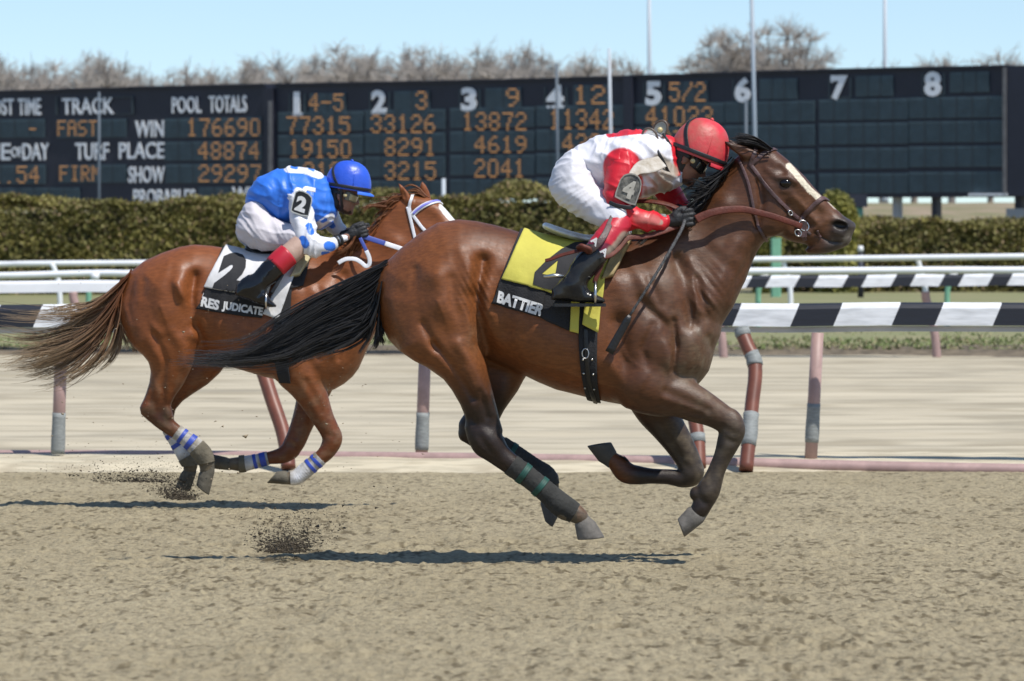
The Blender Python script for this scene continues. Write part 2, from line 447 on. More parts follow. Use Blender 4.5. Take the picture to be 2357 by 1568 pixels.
# turf course
M_turf = mat('turf', (0.165, 0.185, 0.07), 0.9, var=0.3, vscale=0.9, vstretch=(.4,1,1), c2=(0.24, 0.215, 0.11), bump=0.5, bscale=40)
M_bank = mat('bank_earth', (0.17, 0.135, 0.09), 0.95, var=0.5, vscale=5, bump=0.8, bscale=25)
def z_bank(X, D): 
    t = sstep(56.35, 57.1, D); return -0.10*(1-t) + 0.02*t + 0.05*(fbm(X*1.5, D*3, 0, 3, 51)-0.5)*(0.3+t)
sheet('turf_edge_bank', np.arange(56.2, 57.7, 0.07), np.linspace(-0.3, 0.3, 400), z_bank, M_bank)
sheet('turf_course', np.concatenate([np.arange(57.3, 70, 0.25), np.arange(70, 95, 1)]), np.linspace(-0.4, 0.4, 160),
      lambda X, D: 0.03 - 0.05*(1-sstep(57.3, 57.8, D)) + 0.03*(vnoise(X*0.4, D*0.5, 0, 52)-0.5), M_turf)
# tufts that break the turf edge
mb = []; nf = 0
N_ = 9000
tx = rng.uniform(-0.16, 0.16, N_); td = 56.8 + rng.exponential(2.6, N_); td = np.minimum(td, 67); tx = tx*td
th = rng.uniform(0.035, 0.085, N_)*np.where(vnoise(tx*0.7, td, 0, 53) > 0.45, 1, 0.4); ang = rng.uniform(0, 3.14, N_); wd = rng.uniform(0.02, 0.05, N_)
lean = rng.normal(0, 0.03, (N_, 2))
V = np.zeros((N_, 3, 3)); V[:,0] = np.stack([tx-wd*np.cos(ang), td-wd*np.sin(ang), 0.0*td], 1); V[:,1] = np.stack([tx+wd*np.cos(ang), td+wd*np.sin(ang), 0.0*td], 1)
V[:,2] = np.stack([tx+lean[:,0], td+lean[:,1], th], 1)
gc = np.where(rng.random(N_)[:,None] < 0.62, np.array([[0.15, 0.185, 0.06]]), np.array([[0.27, 0.235, 0.125]]))*rng.uniform(.7, 1.2, (N_,1))
M_blade = mat('grass_blades', (0.15,0.18,0.06), 0.8, attr=True)
tag(obj('grass', V.reshape(-1,3), np.arange(N_*3).reshape(-1,3), M_blade, None, False, np.repeat(gc, 3, 0), 'stuff'), 'short green and straw coloured grass along the turf edge', 'grass')

# infield ground running out to the horizon, with the bank that carries the tote board
M_infield = mat('infield_earth', (0.30, 0.225, 0.155), 0.95, var=0.45, vscale=0.35, c2=(0.15, 0.15, 0.06), bump=0.6, bscale=3, bdist=0.1)
def z_inf(X, D): return -0.01 + 2.25*sstep(112, 165, D) + 0.25*(fbm(X*0.12, D*0.12, 0, 3, 55)-0.5)*sstep(95, 120, D)
sheet('infield', np.concatenate([np.arange(94.5, 170, 1.5), np.geomspace(172, 2500, 24)]), np.linspace(-0.6, 0.6, 220), z_inf, M_infield)
# plain earth under everything out to the sides
M_earth = mat('earth', (0.30, 0.25, 0.17), 0.95, var=0.3, vscale=0.3)
E = 2600
obj('ground', [(-E,-E,-0.6),(E,-E,-0.6),(E,E,-0.6),(-E,E,-0.6)], [(0,1,2,3)], M_earth, kind='structure')

# ------------------------------------------------------------------ rails
M_white = mat('white_paint', (0.80, 0.81, 0.82), 0.45, var=0.08, vscale=2.5)
M_pinkpost = mat('faded_red_paint', (0.40, 0.265, 0.24), 0.55, var=0.22, vscale=9)
M_redpost = mat('red_brown_paint', (0.19, 0.062, 0.035), 0.45, var=0.3, vscale=7)
M_tape = mat('grey_tape', (0.26, 0.275, 0.265), 0.7, var=0.3, vscale=16, vstretch=(1,1,4), bump=0.4, bscale=30, bstretch=(1,1,3))
M_beam = mat('grey_steel', (0.50, 0.49, 0.48), 0.5, var=0.15, vscale=3)
M_green = mat('pale_green_paint', (0.19, 0.42, 0.28), 0.5, var=0.15, vscale=6)
def stripe_mat(name, period, duty, slant, ph, z0):
    m, N, L, b = nodes(name); b.inputs['Roughness'].default_value = 0.5
    tc = N.new('ShaderNodeTexCoord'); sp = N.new('ShaderNodeSeparateXYZ'); L.new(tc.outputs['Object'], sp.inputs[0])
    def mth(op, a, bb=None):
        n = N.new('ShaderNodeMath'); n.operation = op
        for i, v in enumerate((a, bb)):
            if v is None: continue
            if isinstance(v, (int, float)): n.inputs[i].default_value = v
            else: L.new(v, n.inputs[i])
        return n.outputs[0]
    t = mth('SUBTRACT', sp.outputs[0], mth('MULTIPLY', sp.outputs[2], slant))
    t = mth('FRACT', mth('ADD', mth('DIVIDE', t, period), ph))
    f = mth('GREATER_THAN', t, duty)
    nz = N.new('ShaderNodeTexNoise'); nz.inputs['Scale'].default_value = 9; nz.inputs['Detail'].default_value = 6
    mp = N.new('ShaderNodeMapping'); mp.inputs['Scale'].default_value = (0.5, 1, 3); L.new(tc.outputs['Object'], mp.inputs[0]); L.new(mp.outputs[0], nz.inputs['Vector'])
    r = N.new('ShaderNodeMapRange'); r.inputs[1].default_value = 0.3; r.inputs[2].default_value = 0.6; L.new(nz.outputs['Fac'], r.inputs[0])
    w = N.new('ShaderNodeMix'); w.data_type = 'RGBA'; L.new(r.outputs[0], w.inputs[0]); w.inputs[6].default_value = (.60,.61,.62,1); w.inputs[7].default_value = (.80,.81,.82,1)
    x = N.new('ShaderNodeMix'); x.data_type = 'RGBA'; L.new(f, x.inputs[0]); L.new(w.outputs[2], x.inputs[6]); x.inputs[7].default_value = (0.014, 0.016, 0.024, 1)
    L.new(x.outputs[2], b.inputs['Base Color'])
    bp = N.new('ShaderNodeBump'); bp.inputs['Strength'].default_value = 0.25; bp.inputs['Distance'].default_value = 0.01; L.new(nz.outputs['Fac'], bp.inputs['Height']); L.new(bp.outputs[0], b.inputs['Normal'])
    return m
def bar(name, p0, p1, h, dpt, mt, parent, bev=0.25, mat2=None):
    """a rail board between two points: rounded upper edges"""
    p0, p1 = np.array(p0), np.array(p1); b = h*bev
    prof = [(-dpt/2, -h/2), (dpt/2, -h/2), (dpt/2, h/2-b), (dpt/2-b*0.3, h/2-b*.3), (dpt/2-b, h/2), (-dpt/2+b, h/2), (-dpt/2+b*.3, h/2-b*.3), (-dpt/2, h/2-b)]
    n = 24; V = []
    for i in range(n+1):
        c = p0 + (p1-p0)*i/n
        sag = 0.006*math.sin(i*2.4)
        V += [(c[0], c[1]+y, c[2]+z+sag) for y, z in prof]
    k = len(prof); Fc = [(i*k+j, i*k+(j+1)%k, (i+1)*k+(j+1)%k, (i+1)*k+j) for i in range(n) for j in range(k)]
    Fc += [tuple(range(k-1,-1,-1)), tuple(n*k+np.arange(k))]
    return obj(name, V, Fc, mt, parent, False)
# near rail, black and white
RD = 32.45
base = P(1178, 1056, RD)
rail = thing('rail_fence', 'near running rail with black and white striped board on faded red posts', 'rail', base)
p0 = P(-1600, 729.4, RD+0.48); p1 = P(3900, 720.3, RD-0.47)
s = 0.0035
per, whit = 234*s, 0.58
xw = ((1837.8-CX)/F*RD)                                  # a white stripe ends here at the top edge
zt = 0.09
M_stripe = stripe_mat('striped_paint', 230*RD/F, 0.575, 0.42, 0.0, 0)
rb = bar('rail_board', p0, p1, 0.185, 0.10, M_stripe, rail)
# phase so that a white stripe ends at the right place
def set_phase(m, period, duty, slant, xe, ze):
    ph = duty - ((xe - slant*ze)/period) % 1.0
    for n in m.node_tree.nodes:
        if n.type == 'MATH' and n.operation == 'ADD': n.inputs[1].default_value = ph
pt = P(1837.8, 697, RD) - base
set_phase(M_stripe, 230*RD/F, 0.575, 0.42, pt[0], pt[2])
q0 = P(-1600, 762.1, RD+0.52); q1 = P(3900, 755.4, RD-0.43)
bar('under_beam', q0, q1, 0.042, 0.07, M_beam, rail, 0.1)
for x, xb, yb in ((142, 133, 1041), (980, 970, 1049), (1882, 1866, 1059), (-700, -704, 1040), (-1540, -1545, 1036), (2760, 2750, 1065), (3640, 3630, 1072)):
    d = RD + 0.28 - 0.1*(x/1000-1)
    t = P(x, 766, d); b_ = P(xb, yb+4, d)
    po = MB().tube([b_, b_+(t-b_)*.5, t], [0.052, 0.052, 0.05], 14).build('post', M_pinkpost, rail, True)
    fr = (0.06, 0.36) if x > 300 and x < 1500 else ((0.15, 0.45) if x > 1500 else (0.0, 0.34))
    pts = [b_+(t-b_)*f for f in np.linspace(fr[0], fr[1], 9)]
    MB().tube(pts, [0.0565+0.002*math.sin(i*7) for i in range(9)], 14).build('grey_tape_wrap', M_tape, po, True)
# curved brown outriggers
def outrigger(pl, wr):
    c = spline([P(x, y, RD - 0.35 - 0.5*(y-760)/320) for x, y in pl], 6)
    po = MB().tube(c, 0.058, 14).build('curved_post', M_redpost, rail, True)
    for a, b in wr:
        seg = [q for q in c if a <= HY + (CAMZ-q[2])/q[1]*F <= b]
        if len(seg) > 1: MB().tube(seg, [0.064+0.003*math.sin(i*5) for i in range(len(seg))], 14).build('grey_tape_wrap', M_tape, po, True)
outrigger([(1707, 757), (1712, 775), (1722, 800), (1736, 830), (1738, 870), (1731, 930), (1725, 1000), (1717, 1084)], [(752, 776), (812, 846), (950, 1040)])
outrigger([(569, 766), (588, 810), (607, 860), (628, 925), (650, 990), (660, 1040), (664, 1078)], [])
outrigger([(1572, 840), (1584, 900), (1598, 960), (1606, 1010), (1609, 1076)], [(995, 1027)])
# ground pipe along the foot of the rail
pp = spline([P(-1600, 1046, 33.9), P(-300, 1050, 33.3), P(300, 1051, 33.1), P(900, 1055, 32.6), P(1500, 1064, 32.1), P(2000, 1076, 31.9), P(2360, 1083, 31.75), P(2750, 1090, 31.6), P(3900, 1106, 31.4)], 6)
pipe = obj('ground_pipe', *tube(pp, 0.052, 14), M_pinkpost, None, True, loc=pp[0]); tag(pipe, 'faded pink pipe lying on the sand below the striped near rail', 'pipe')

# inner dirt-track rail: plain white to the left, striped to the right
d = 56.0; base = P(1178, 828, d)
rail = thing('rail_fence', 'middle rail, thin board striped black and white at right and plain white at left', 'rail', base)
M_stripe2 = stripe_mat('striped_paint_far', 109.5*d/F, 0.605, 0.55, 0.0, 0)
bar('rail_board', P(1500, 650.5, d+.2), P(3900, 630.5, d-1.0), 0.165, 0.12, M_stripe2, rail)
pt = P(1605.7+950*.36262, 635+2, d) - base
set_phase(M_stripe2, 109.5*d/F, 0.605, 0.55, pt[0], pt[2])
bar('rail_board', P(-1600, 670.8, d+.9), P(1500, 651, d+.2), 0.165, 0.12, M_white, rail)
for x in (-1280, -790, -300, 190, 680, 1170, 1661, 2152, 2643, 3133):
    c = spline([P(x-22, 672, d), P(x-20, 690, d), P(x-8, 730, d), P(x+1, 780, d), P(x+5, 832, d)], 4)
    MB().tube(c, 0.062, 10).build('curved_post', M_pinkpost, rail, True)

# turf rails: round white pipes on green and on white posts
d = 66.0; base = P(1178, 759, d)
rail = thing('rail_fence', 'white pipe rail on pale green posts across the turf', 'rail', base)
MB().tube(spline([P(-1600, 646, d+2.2), P(-300, 637, d+1), P(0, 635, d+.7), P(215, 629.5, d+.6), P(400, 630, d+.4), P(1178, 627, d), P(1740, 624.5, d-.3), P(2160, 622, d-.4), P(2357, 622, d-.5), P(2700, 619, d-.7), P(3900, 610, d-1.4)], 5), 0.058, 12).build('pipe', M_white, rail, True)
for x in (205, 620, 985, 1360, 1746, 2181, 2560):
    c = spline([P(x+13, 632, d), P(x+7, 646, d), P(x, 668, d), P(x-1, 700, d), P(x-1, 776, d)], 4)
    MB().tube(c, 0.048, 10).build('post', M_green, rail, True)
    MB().tube([P(x+5, 637, d-.02), P(x+23, 636.5, d-.02)], 0.066, 12).build('clamp', M_white, rail, True)
d = 75.0; base = P(1178, 737, d)
rail = thing('rail_fence', 'farthest white pipe rail on slim white posts before the hedge', 'rail', base)
MB().tube(spline([P(-1600, 617, d+2), P(-300, 610, d+1), P(0, 608.5, d+.8), P(165, 606.5, d+.6), P(1178, 601, d), P(1740, 597.5, d), P(2357, 590.5, d-.5), P(2700, 588, d-.7), P(3900, 578, d-1.6)], 5), 0.055, 12).build('pipe', M_white, rail, True)
for x in (135, 560, 985, 1400, 1817, 2128, 2560):
    c = spline([P(x-16, 608-6*x/1000, d), P(x-8, 625, d), P(x, 650, d), P(x+3, 690, d), P(x+4, 748, d)], 4)
    MB().tube(c, 0.05, 10).build('post', M_white, rail, True)

# ------------------------------------------------------------------ hedges
M_leaf = mat('hedge_leaves', (0.1, 0.1, 0.03), 0.6, attr=True, spec=0.3)
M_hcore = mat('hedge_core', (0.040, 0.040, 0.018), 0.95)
M_stem = mat('hedge_stems', (0.10, 0.07, 0.045), 0.9)
def leaf_cloud(P_, size, cols, out=None):
    n = len(P_); a = rng.normal(size=(n,3)); a /= np.linalg.norm(a,axis=1)[:,None]; b = rng.normal(size=(n,3)); b -= a*(a*b).sum(1)[:,None]; b /= np.linalg.norm(b,axis=1)[:,None]
    s = size*rng.uniform(.6,1.3,(n,1)); V = np.stack([P_-a*s, P_+b*s*.5, P_+a*s, P_-b*s*.5], 1).reshape(-1,3)
    return V, np.arange(n*4).reshape(-1,4), np.repeat(cols, 4, 0)
def hedge(label, x0, x1, dep, thick, top, base, n, size, stems=True):
    """a clipped hedge: twiggy dark core and a shell of leaf sprays; x0..x1 metres, top() height along x"""
    t = thing('hedge', label, 'hedge', ((x0+x1)/2, dep, base))
    X = rng.uniform(x0, x1, n); H = np.array([top(v) for v in X]) - base
    side = rng.random(n)
    v = rng.random(n); y = np.where(side < .55, -thick/2, rng.uniform(-thick/2, thick/2, n)); z = np.where(side < .55, v**0.8, 1.0)
    bul = 0.16*(fbm(X*1.1, z*3, y, 3, 61)-.45)
    y = y*(1+bul*1.5) + rng.normal(0, .06, n) + 0.22*np.maximum(z-.8,0)*np.sign(-y)*(side<.55); z = z*H*(1+0.35*(fbm(X*0.7, y, 0, 2, 62)-.5)*(side >= .55)) + rng.normal(0, .035, n)
    cl = fbm(X*1.6, z*2.2, y, 3, 63)
    hue = rng.random(n)
    c = np.stack([np.interp(cl, [.3,.5,.7], [.140,.185,.232]), np.interp(cl, [.3,.5,.7], [.128,.165,.20]), np.interp(cl, [.3,.5,.7], [.040,.048,.056])], 1)
    c = c*rng.uniform(.75,1.2,(n,1)); c[hue < .14] = np.array((.24,.17,.09))*rng.uniform(.6,1.2,((hue<.14).sum(),1))
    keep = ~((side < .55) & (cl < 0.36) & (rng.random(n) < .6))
    Pp = np.stack([X, dep+y, base+np.maximum(z, 0.02)], 1)[keep]
    V, Q, cc = leaf_cloud(Pp, size, c[keep])
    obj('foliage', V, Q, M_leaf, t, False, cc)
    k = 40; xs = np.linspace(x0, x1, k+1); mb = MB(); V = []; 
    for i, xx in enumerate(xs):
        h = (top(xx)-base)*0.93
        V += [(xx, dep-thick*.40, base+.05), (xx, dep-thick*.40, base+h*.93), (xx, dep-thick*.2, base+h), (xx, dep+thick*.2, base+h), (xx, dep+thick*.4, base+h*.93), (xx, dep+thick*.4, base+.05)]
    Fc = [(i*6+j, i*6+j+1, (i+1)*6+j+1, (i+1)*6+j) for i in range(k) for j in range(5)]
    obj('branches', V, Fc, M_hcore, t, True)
    return t
hx = lambda x, d: (x-CX)/F*d
zz = lambda y, d: CAMZ-(y-HY)/F*d
hedge('tall clipped olive hedge stretching along the left below the tote board', hx(-900, 92), hx(1575, 92), 92, 1.3,
      lambda x: np.interp(x, [hx(-260,92), hx(0,92), hx(620,92), hx(1050,92), hx(1575,92)], [zz(477,92), zz(476,92), zz(473,92), zz(450,92), zz(448,92)]), -0.05, 125000, 0.055)
hedge('low clipped hedge at right in front of the brown earth bank', hx(1745, 96), hx(3300, 96), 96, 1.4, lambda x: zz(519, 96), -0.05, 80000, 0.055)
def bush(label, px, d, w, top):
    t = thing('shrub', label, 'shrub', (hx(px, d), d, 0)); n = 9000
    th = rng.uniform(0, 6.283, n); u = rng.random(n)**.9; h = zz(top, d)
    r = w/2*np.where(u > .6, np.sqrt(np.maximum(1-((u-.6)/.4)**2, 0)), 0.92+.08*np.sin(u*9))
    Pp = np.stack([hx(px,d)+r*np.cos(th), d+r*np.sin(th), u*h], 1) + rng.normal(0,.03,(n,3)); Pp[:,2] = np.maximum(Pp[:,2], .02)
    cl = fbm(Pp[:,0]*2.5, Pp[:,2]*2.5, Pp[:,1]*2.5, 3, 66); c = np.stack([np.interp(cl,[.3,.7],[.12,.25]), np.interp(cl,[.3,.7],[.125,.23]), np.interp(cl,[.3,.7],[.03,.055])],1)*rng.uniform(.7,1.25,(n,1))
    V, Q, cc = leaf_cloud(Pp, .075, c); obj('foliage', V, Q, M_leaf, t, False, cc)
    us = np.linspace(0, 1, 14); V = []
    for uu in us:
        rr = .9*w/2*(math.sqrt(max(1-((uu-.6)/.4)**2, 0)) if uu > .6 else .92)
        V += [(hx(px,d)+rr*math.cos(a), d+rr*math.sin(a), uu*h*.95) for a in np.linspace(0, 6.283, 17)[:-1]]
    obj('branches', V, [(i*16+j, i*16+(j+1)%16, (i+1)*16+(j+1)%16, (i+1)*16+j) for i in range(13) for j in range(16)], M_hcore, t, True)
bush('round topped clipped yew at the left end of the low hedge', 1926, 94.0, 0.95, 443)
bush('dark clipped shrub under the bay horse jaw beside a green post', 1768, 93.5, 0.6, 520)

# small posts and boxes by the hedge
M_navy = mat('navy_board', (0.018, 0.021, 0.036), 0.55, var=0.2, vscale=1.2)
t = thing('utility_post', 'pale green post with a navy box on top beside the round yew', 'post', P(1974, 690, 97))
MB().box(P(1963, 690, 97.1)-[0,.12,0], P(1986, 476, 97.1)+[0,.12,0], .03).build('post', M_green, t)
MB().box(P(1952, 477, 97.1)-[0,.2,0], P(1995, 447, 97.1)+[0,.2,0]).build('box', M_navy, t)
t = thing('utility_post', 'pale green post standing behind the bay horse jaw', 'post', P(1785, 690, 89))
MB().box(P(1774, 700, 89)-[0,.12,0], P(1797, 548, 89)+[0,.12,0], .03).build('post', M_green, t)
M_lampglass = mat('lamp_lens', (.75,.75,.75), .3)
t = thing('path_light', 'small black bollard light with pale cap before the low hedge', 'lamp', P(1981, 697, 88))
MB().tube([P(1981, 697, 88), P(1981, 578, 88)], [.07,.06], 10).build('post', M_navy, t, True)
MB().tube([P(1981, 579, 88), P(1981, 566, 88)], [.075,.05], 10).build('cap', M_lampglass, t, True)

# ------------------------------------------------------------------ tote board
BL = np.array(((0-CX)/F*130.0, 130.0)); BR = np.array(((2357-CX)/F*110.0, 110.0))
BU = (BR-BL)/np.linalg.norm(BR-BL); BN = np.array((BU[1], -BU[0]))          # along the board / towards the track
def bpt(x, y):
    """picture point -> (u along board, height)"""
    r = np.array(((x-CX)/F, 1.0)); A = np.array([[r[0], -BU[0]], [r[1], -BU[1]]]); t, u = np.linalg.solve(A, BL)
    return u, CAMZ-(y-HY)/F*t
def bw(u, z, o=0.0):
    q = BL + BU*u + BN*o; return np.array((q[0], q[1], z))
def bquad(mb, x0, y0, x1, y1, o0, o1):
    u0, _ = bpt(x0, 0); u1, _ = bpt(x1, 0); xm = (x0+x1)/2
    z1 = bpt(xm, y0)[1]; z0 = bpt(xm, y1)[1]
    V = [bw(u, z, o) for o in (o0, o1) for u, z in ((u0,z0),(u1,z0),(u1,z1),(u0,z1))]
    return mb.add(V, [(4,5,6,7),(3,2,1,0),(0,1,5,4),(1,2,6,5),(2,3,7,6),(3,0,4,7)])
M_panel = mat('display_face', (0.064, 0.104, 0.124), 0.55, var=0.25, vscale=3)
M_bulb = mat('amber_bulb', (0.55, 0.29, 0.11), 0.5, emit=(1.0, 0.45, 0.14), es=0.20)
M_letter = mat('board_lettering', (0.80, 0.83, 0.86), 0.5, var=0.1, vscale=6)
M_greyst = mat('galvanised', (0.33, 0.36, 0.40), 0.5, var=0.15, vscale=4)
M_seam = mat('display_seam', (0.040, 0.058, 0.068), 0.6)
DOT = {'0':'01110 10001 10001 10001 10001 10001 01110','1':'00100 01100 00100 00100 00100 00100 01110','2':'01110 10001 00001 00110 01000 10000 11111','3':'01110 10001 00001 00110 00001 10001 01110',
 '4':'00010 00110 01010 10010 11111 00010 00010','5':'11111 10000 11110 00001 00001 10001 01110','6':'00110 01000 10000 11110 10001 10001 01110','7':'11111 00001 00010 00010 00100 00100 00100',
 '8':'01110 10001 10001 01110 10001 10001 01110','9':'01110 10001 10001 01111 00001 00010 01100','F':'11111 10000 10000 11110 10000 10000 10000','A':'01110 10001 10001 11111 10001 10001 10001',
 'S':'01111 10000 10000 01110 00001 00001 11110','T':'11111 00100 00100 00100 00100 00100 00100','I':'01110 00100 00100 00100 00100 00100 01110','R':'11110 10001 10001 11110 10100 10010 10001',
 'M':'10001 11011 10101 10101 10001 10001 10001','-':'00000 00000 00000 11111 00000 00000 00000','/':'00001 00001 00010 00100 01000 10000 10000',':':'00000 00100 00000 00000 00000 00100 00000','.':'0000000'*0+'00000 00000 00000 00000 00000 00000 00100',' ':'00000 00000 00000 00000 00000 00000 00000'}
def panel(board, x0, y0, x1, y1):
    p = bquad(MB(), x0, y0, x1, y1, 0.02, 0.045).build('display_panel', M_panel, board)
    # thin raised louvre strips and module seams
    mb = MB(); n = 8
    for i in range(1, n): bquad(mb, x0, y0+(y1-y0)*i/n-.55, x1, y0+(y1-y0)*i/n+.55, 0.046, 0.062)
    k = max(1, int(round((x1-x0)/34)))
    for i in range(1, k): bquad(mb, x0+(x1-x0)*i/k-2.2, y0, x0+(x1-x0)*i/k+2.2, y1, 0.047, 0.058)
    mb.build('louvres', M_seam, p, kind='stuff')
    return p
def bulbs(p, s, x0, y0, x1, y1):
    """lit dot-matrix characters filling a box"""
    mb = MB(); n = len(s); cw = (x1-x0)/n
    for i, ch in enumerate(s):
        for r, row in enumerate(DOT[ch].split()):
            for c, v in enumerate(row):
                if v == '1':
                    a = x0+i*cw+cw*(0.04+0.155*c)+cw*.02; b = y0+(y1-y0)*r/7
                    bquad(mb, a, b+(y1-y0)*.034, a+cw*.15, b+(y1-y0)*.100, 0.064, 0.08)
    return mb.build('lit_bulbs', M_bulb, p, kind='stuff')
def words(board, s, x0, y0, x1, y1, bold=0.014, name='letter'):
    V, Fc = text_mesh(s, bold)
    u0, _ = bpt(x0, 0); u1, _ = bpt(x1, 0); xm = (x0+x1)/2; z1 = bpt(xm, y0)[1]; z0 = bpt(xm, y1)[1]
    A = [bw(u0+(u1-u0)*a, z0+(z1-z0)*b, 0.06) for a, b, _ in V]; B = [bw(u0+(u1-u0)*a, z0+(z1-z0)*b, 0.03) for a, b, _ in V]
    A = np.array(A); n = len(V); par = list(range(n))
    def find(i):
        while par[i] != i: par[i] = par[par[i]]; i = par[i]
        return i
    for f in Fc:
        for i in f[1:]: par[find(i)] = find(f[0])
    comp = {}
    for f in Fc: comp.setdefault(find(f[0]), []).append(f)
    o = None
    for fs in comp.values():                              # every letter is a part of its own, a plate with thickness
        ids = sorted({i for f in fs for i in f}); mp = {v: k for k, v in enumerate(ids)}; m = len(ids)
        VV = np.concatenate([A[ids], np.array(B)[ids]]); ff = [tuple(mp[i] for i in f) for f in fs]
        ed = {}
        for f in ff:
            for i in range(len(f)): ed[(f[i], f[(i+1) % len(f)])] = 1
        sides = [(b, a, a+m, b+m) for (a, b) in ed if (b, a) not in ed]
        o = obj(name, VV, ff + sides, M_letter, board)
    return o
def yv(f, x): return f(x) if callable(f) else f
def board(label, x0, x1, ytop, ybot):
    """dark case: backing, raised frame strips along every edge"""
    u, z = bpt((x0+x1)/2, yv(ybot, (x0+x1)/2))
    t = thing('tote_board', label, 'tote board', bw(u, z))
    mb = MB(); n = 6
    for i in range(n):
        a, b = x0+(x1-x0)*i/n, x0+(x1-x0)*(i+1)/n
        bquad(mb, a, ytop(.5*(a+b)), b, yv(ybot, .5*(a+b)), -1.0, 0.0)
    mb.build('backing', M_navy, t)
    mb = MB()
    for i in range(n):
        a, b = x0+(x1-x0)*i/n, x0+(x1-x0)*(i+1)/n; m = .5*(a+b)
        bquad(mb, a, ytop(m)-3.2, b, ytop(m)+1.5, -1.05, 0.10)
    mb.build('top_flashing', M_navy, t)
    return t
TOPY = lambda x: 212.5 - 60.0*x/2357 - 2.0*math.sin(x*.004)
ROWL = lambda y: y
# --- left board
tb = board('left tote board section headed TRACK and POOL TOTALS', -330, 612, TOPY, 469.5)
bquad(MB(), -330, 467, 600, 472, 0.0, 0.12).build('sill', M_greyst, tb)
for q in ((197, 223, 309, 225.2, .03, .05), (197, 262, 309, 264, .03, .05), (305, 225.3, 309, 261.9, .03, .055), (130, 223, 134, 264, .03, .05)): bquad(MB(), *q).build('slot_bar', M_seam, tb)
words(tb, 'POST', -27, 227.5, 34, 265.5); words(tb, 'TIME', 43.5, 226.7, 96.5, 265); words(tb, 'TRACK', 145, 225, 263.5, 263.6); words(tb, 'POOL', 398, 222.7, 465, 260.8); words(tb, 'TOTALS', 483, 219.8, 570, 259.4)
p = panel(tb, -200, 276.5, 104, 318); bulbs(p, '-', 70, 277, 88, 318)
p = panel(tb, 133, 275, 292, 316.5); bulbs(p, 'FAST', 134, 277, 230, 313.5)
words(tb, 'WIN', 313, 277.8, 379, 316)
p = panel(tb, 381, 272, 604, 316); bulbs(p, '176690', 432, 272.5, 606, 314.5)
words(tb, 'TIME', -78, 330.5, 26, 369); words(tb, 'OF', 28, 338.5, 53, 362.5); words(tb, 'DAY', 54, 330, 115, 368.5)
words(tb, 'TURF', 175.5, 329, 252.5, 368.6); words(tb, 'PLACE', 276, 327.5, 380, 365.8)
p = panel(tb, 381, 325.5, 605, 369); bulbs(p, '48874', 458, 326.5, 604.5, 367.5)
p = panel(tb, -200, 380.5, 106, 424); bulbs(p, '1.54', -18, 381.5, 98, 423)
p = panel(tb, 138, 379.5, 292, 420.5); bulbs(p, 'FIRM', 139, 381, 238, 417.5)
words(tb, 'SHOW', 297.5, 383, 381, 421)
p = panel(tb, 383, 377.5, 606, 421); bulbs(p, '29297', 459, 378.8, 608, 420)
p = panel(tb, -200, 433, 185, 466); p = panel(tb, 459, 431, 532, 466)
words(tb, 'PROBABLES:', 309, 435.5, 457, 472); words(tb, 'WIN', 536, 430.5, 606, 468)
# --- middle board
tb = board('middle tote board section with odds for numbers 1 to 4', 634, 1452, TOPY, 458)
def num(tb, s, x0, y0, x1, y1):
    o = words(tb, s, x0+(6 if s == '1' else 0), y0, x1-(5 if s == '1' else 0), y1, 0.045, 'race_number')
    mb = MB()
    if s in '147':                                       # slab serifs like the painted numerals
        if s == '7': bquad(mb, x0, y0, x0+6, y0+16, .03, .058)
        else: bquad(mb, x0+1, y1-6.5, x1+1, y1+.6, .03, .058)
        mb.build('serif', M_letter, o)
    for q in ((x0-6, y0+4, x0-2, y1-7, .01, .03), (x1+3, y0+4, x1+9, y1-7, .01, .03), (x0-6, y1-7, x1+9, y1-3.5, .01, .026)): bquad(MB(), *q).build('slot_bar', M_seam, tb)
num(tb, '1', 672, 211.5, 697, 266); p = panel(tb, 715, 215, 797, 257.5); bulbs(p, '4-5', 713, 215.5, 797, 256.5)
num(tb, '2', 857, 207.5, 891.5, 262); p = panel(tb, 909, 209.7, 990, 254); bulbs(p, '3', 958, 209.7, 991, 253)
num(tb, '3', 1063.5, 201.5, 1099, 257); p = panel(tb, 1119, 202.5, 1201, 247); bulbs(p, '9', 1166, 202.8, 1203, 246)
num(tb, '4', 1260, 196, 1299, 249.5); p = panel(tb, 1322, 196, 1402, 241.5); bulbs(p, '12', 1322, 196.5, 1402, 241)
def rows(tb, cols, ys):
    out = []
    for x0, x1 in cols:
        m = .5*(x0+x1)/2357
        out.append([panel(tb, x0, a+(b-a)*m, x1, c+(e-c)*m) for a, b, c, e in ys])
    return out
RY = [(274, 219.5, 317, 268), (326, 275, 370, 324.5), (377.5, 333.5, 423, 381.5), (431, 393, 466, 441)]
g = rows(tb, [(642, 838), (842, 1026), (1038, 1232), (1236, 1438)], RY)
bulbs(g[0][0], '77315', 661, 267.9, 813, 310); bulbs(g[1][0], '33126', 855, 263.7, 1009, 307.3); bulbs(g[2][0], '13872', 1066, 258.3, 1219, 301.5); bulbs(g[3][0], '11342', 1266, 251.5, 1420, 299)
bulbs(g[0][1], '19150', 667, 322, 815, 364.5); bulbs(g[1][1], '8291', 887, 317.7, 1010, 359.8); bulbs(g[2][1], '4619', 1094, 313.2, 1219, 353); bulbs(g[3][1], '4201', 1296, 307.5, 1421, 353.5)
bulbs(g[0][2], '3185', 700, 373, 822, 416); bulbs(g[1][2], '3215', 887, 371.7, 1011, 415.4); bulbs(g[2][2], '2041', 1094, 366, 1215, 409.6); bulbs(g[3][2], '1412', 1297, 360, 1420, 405)
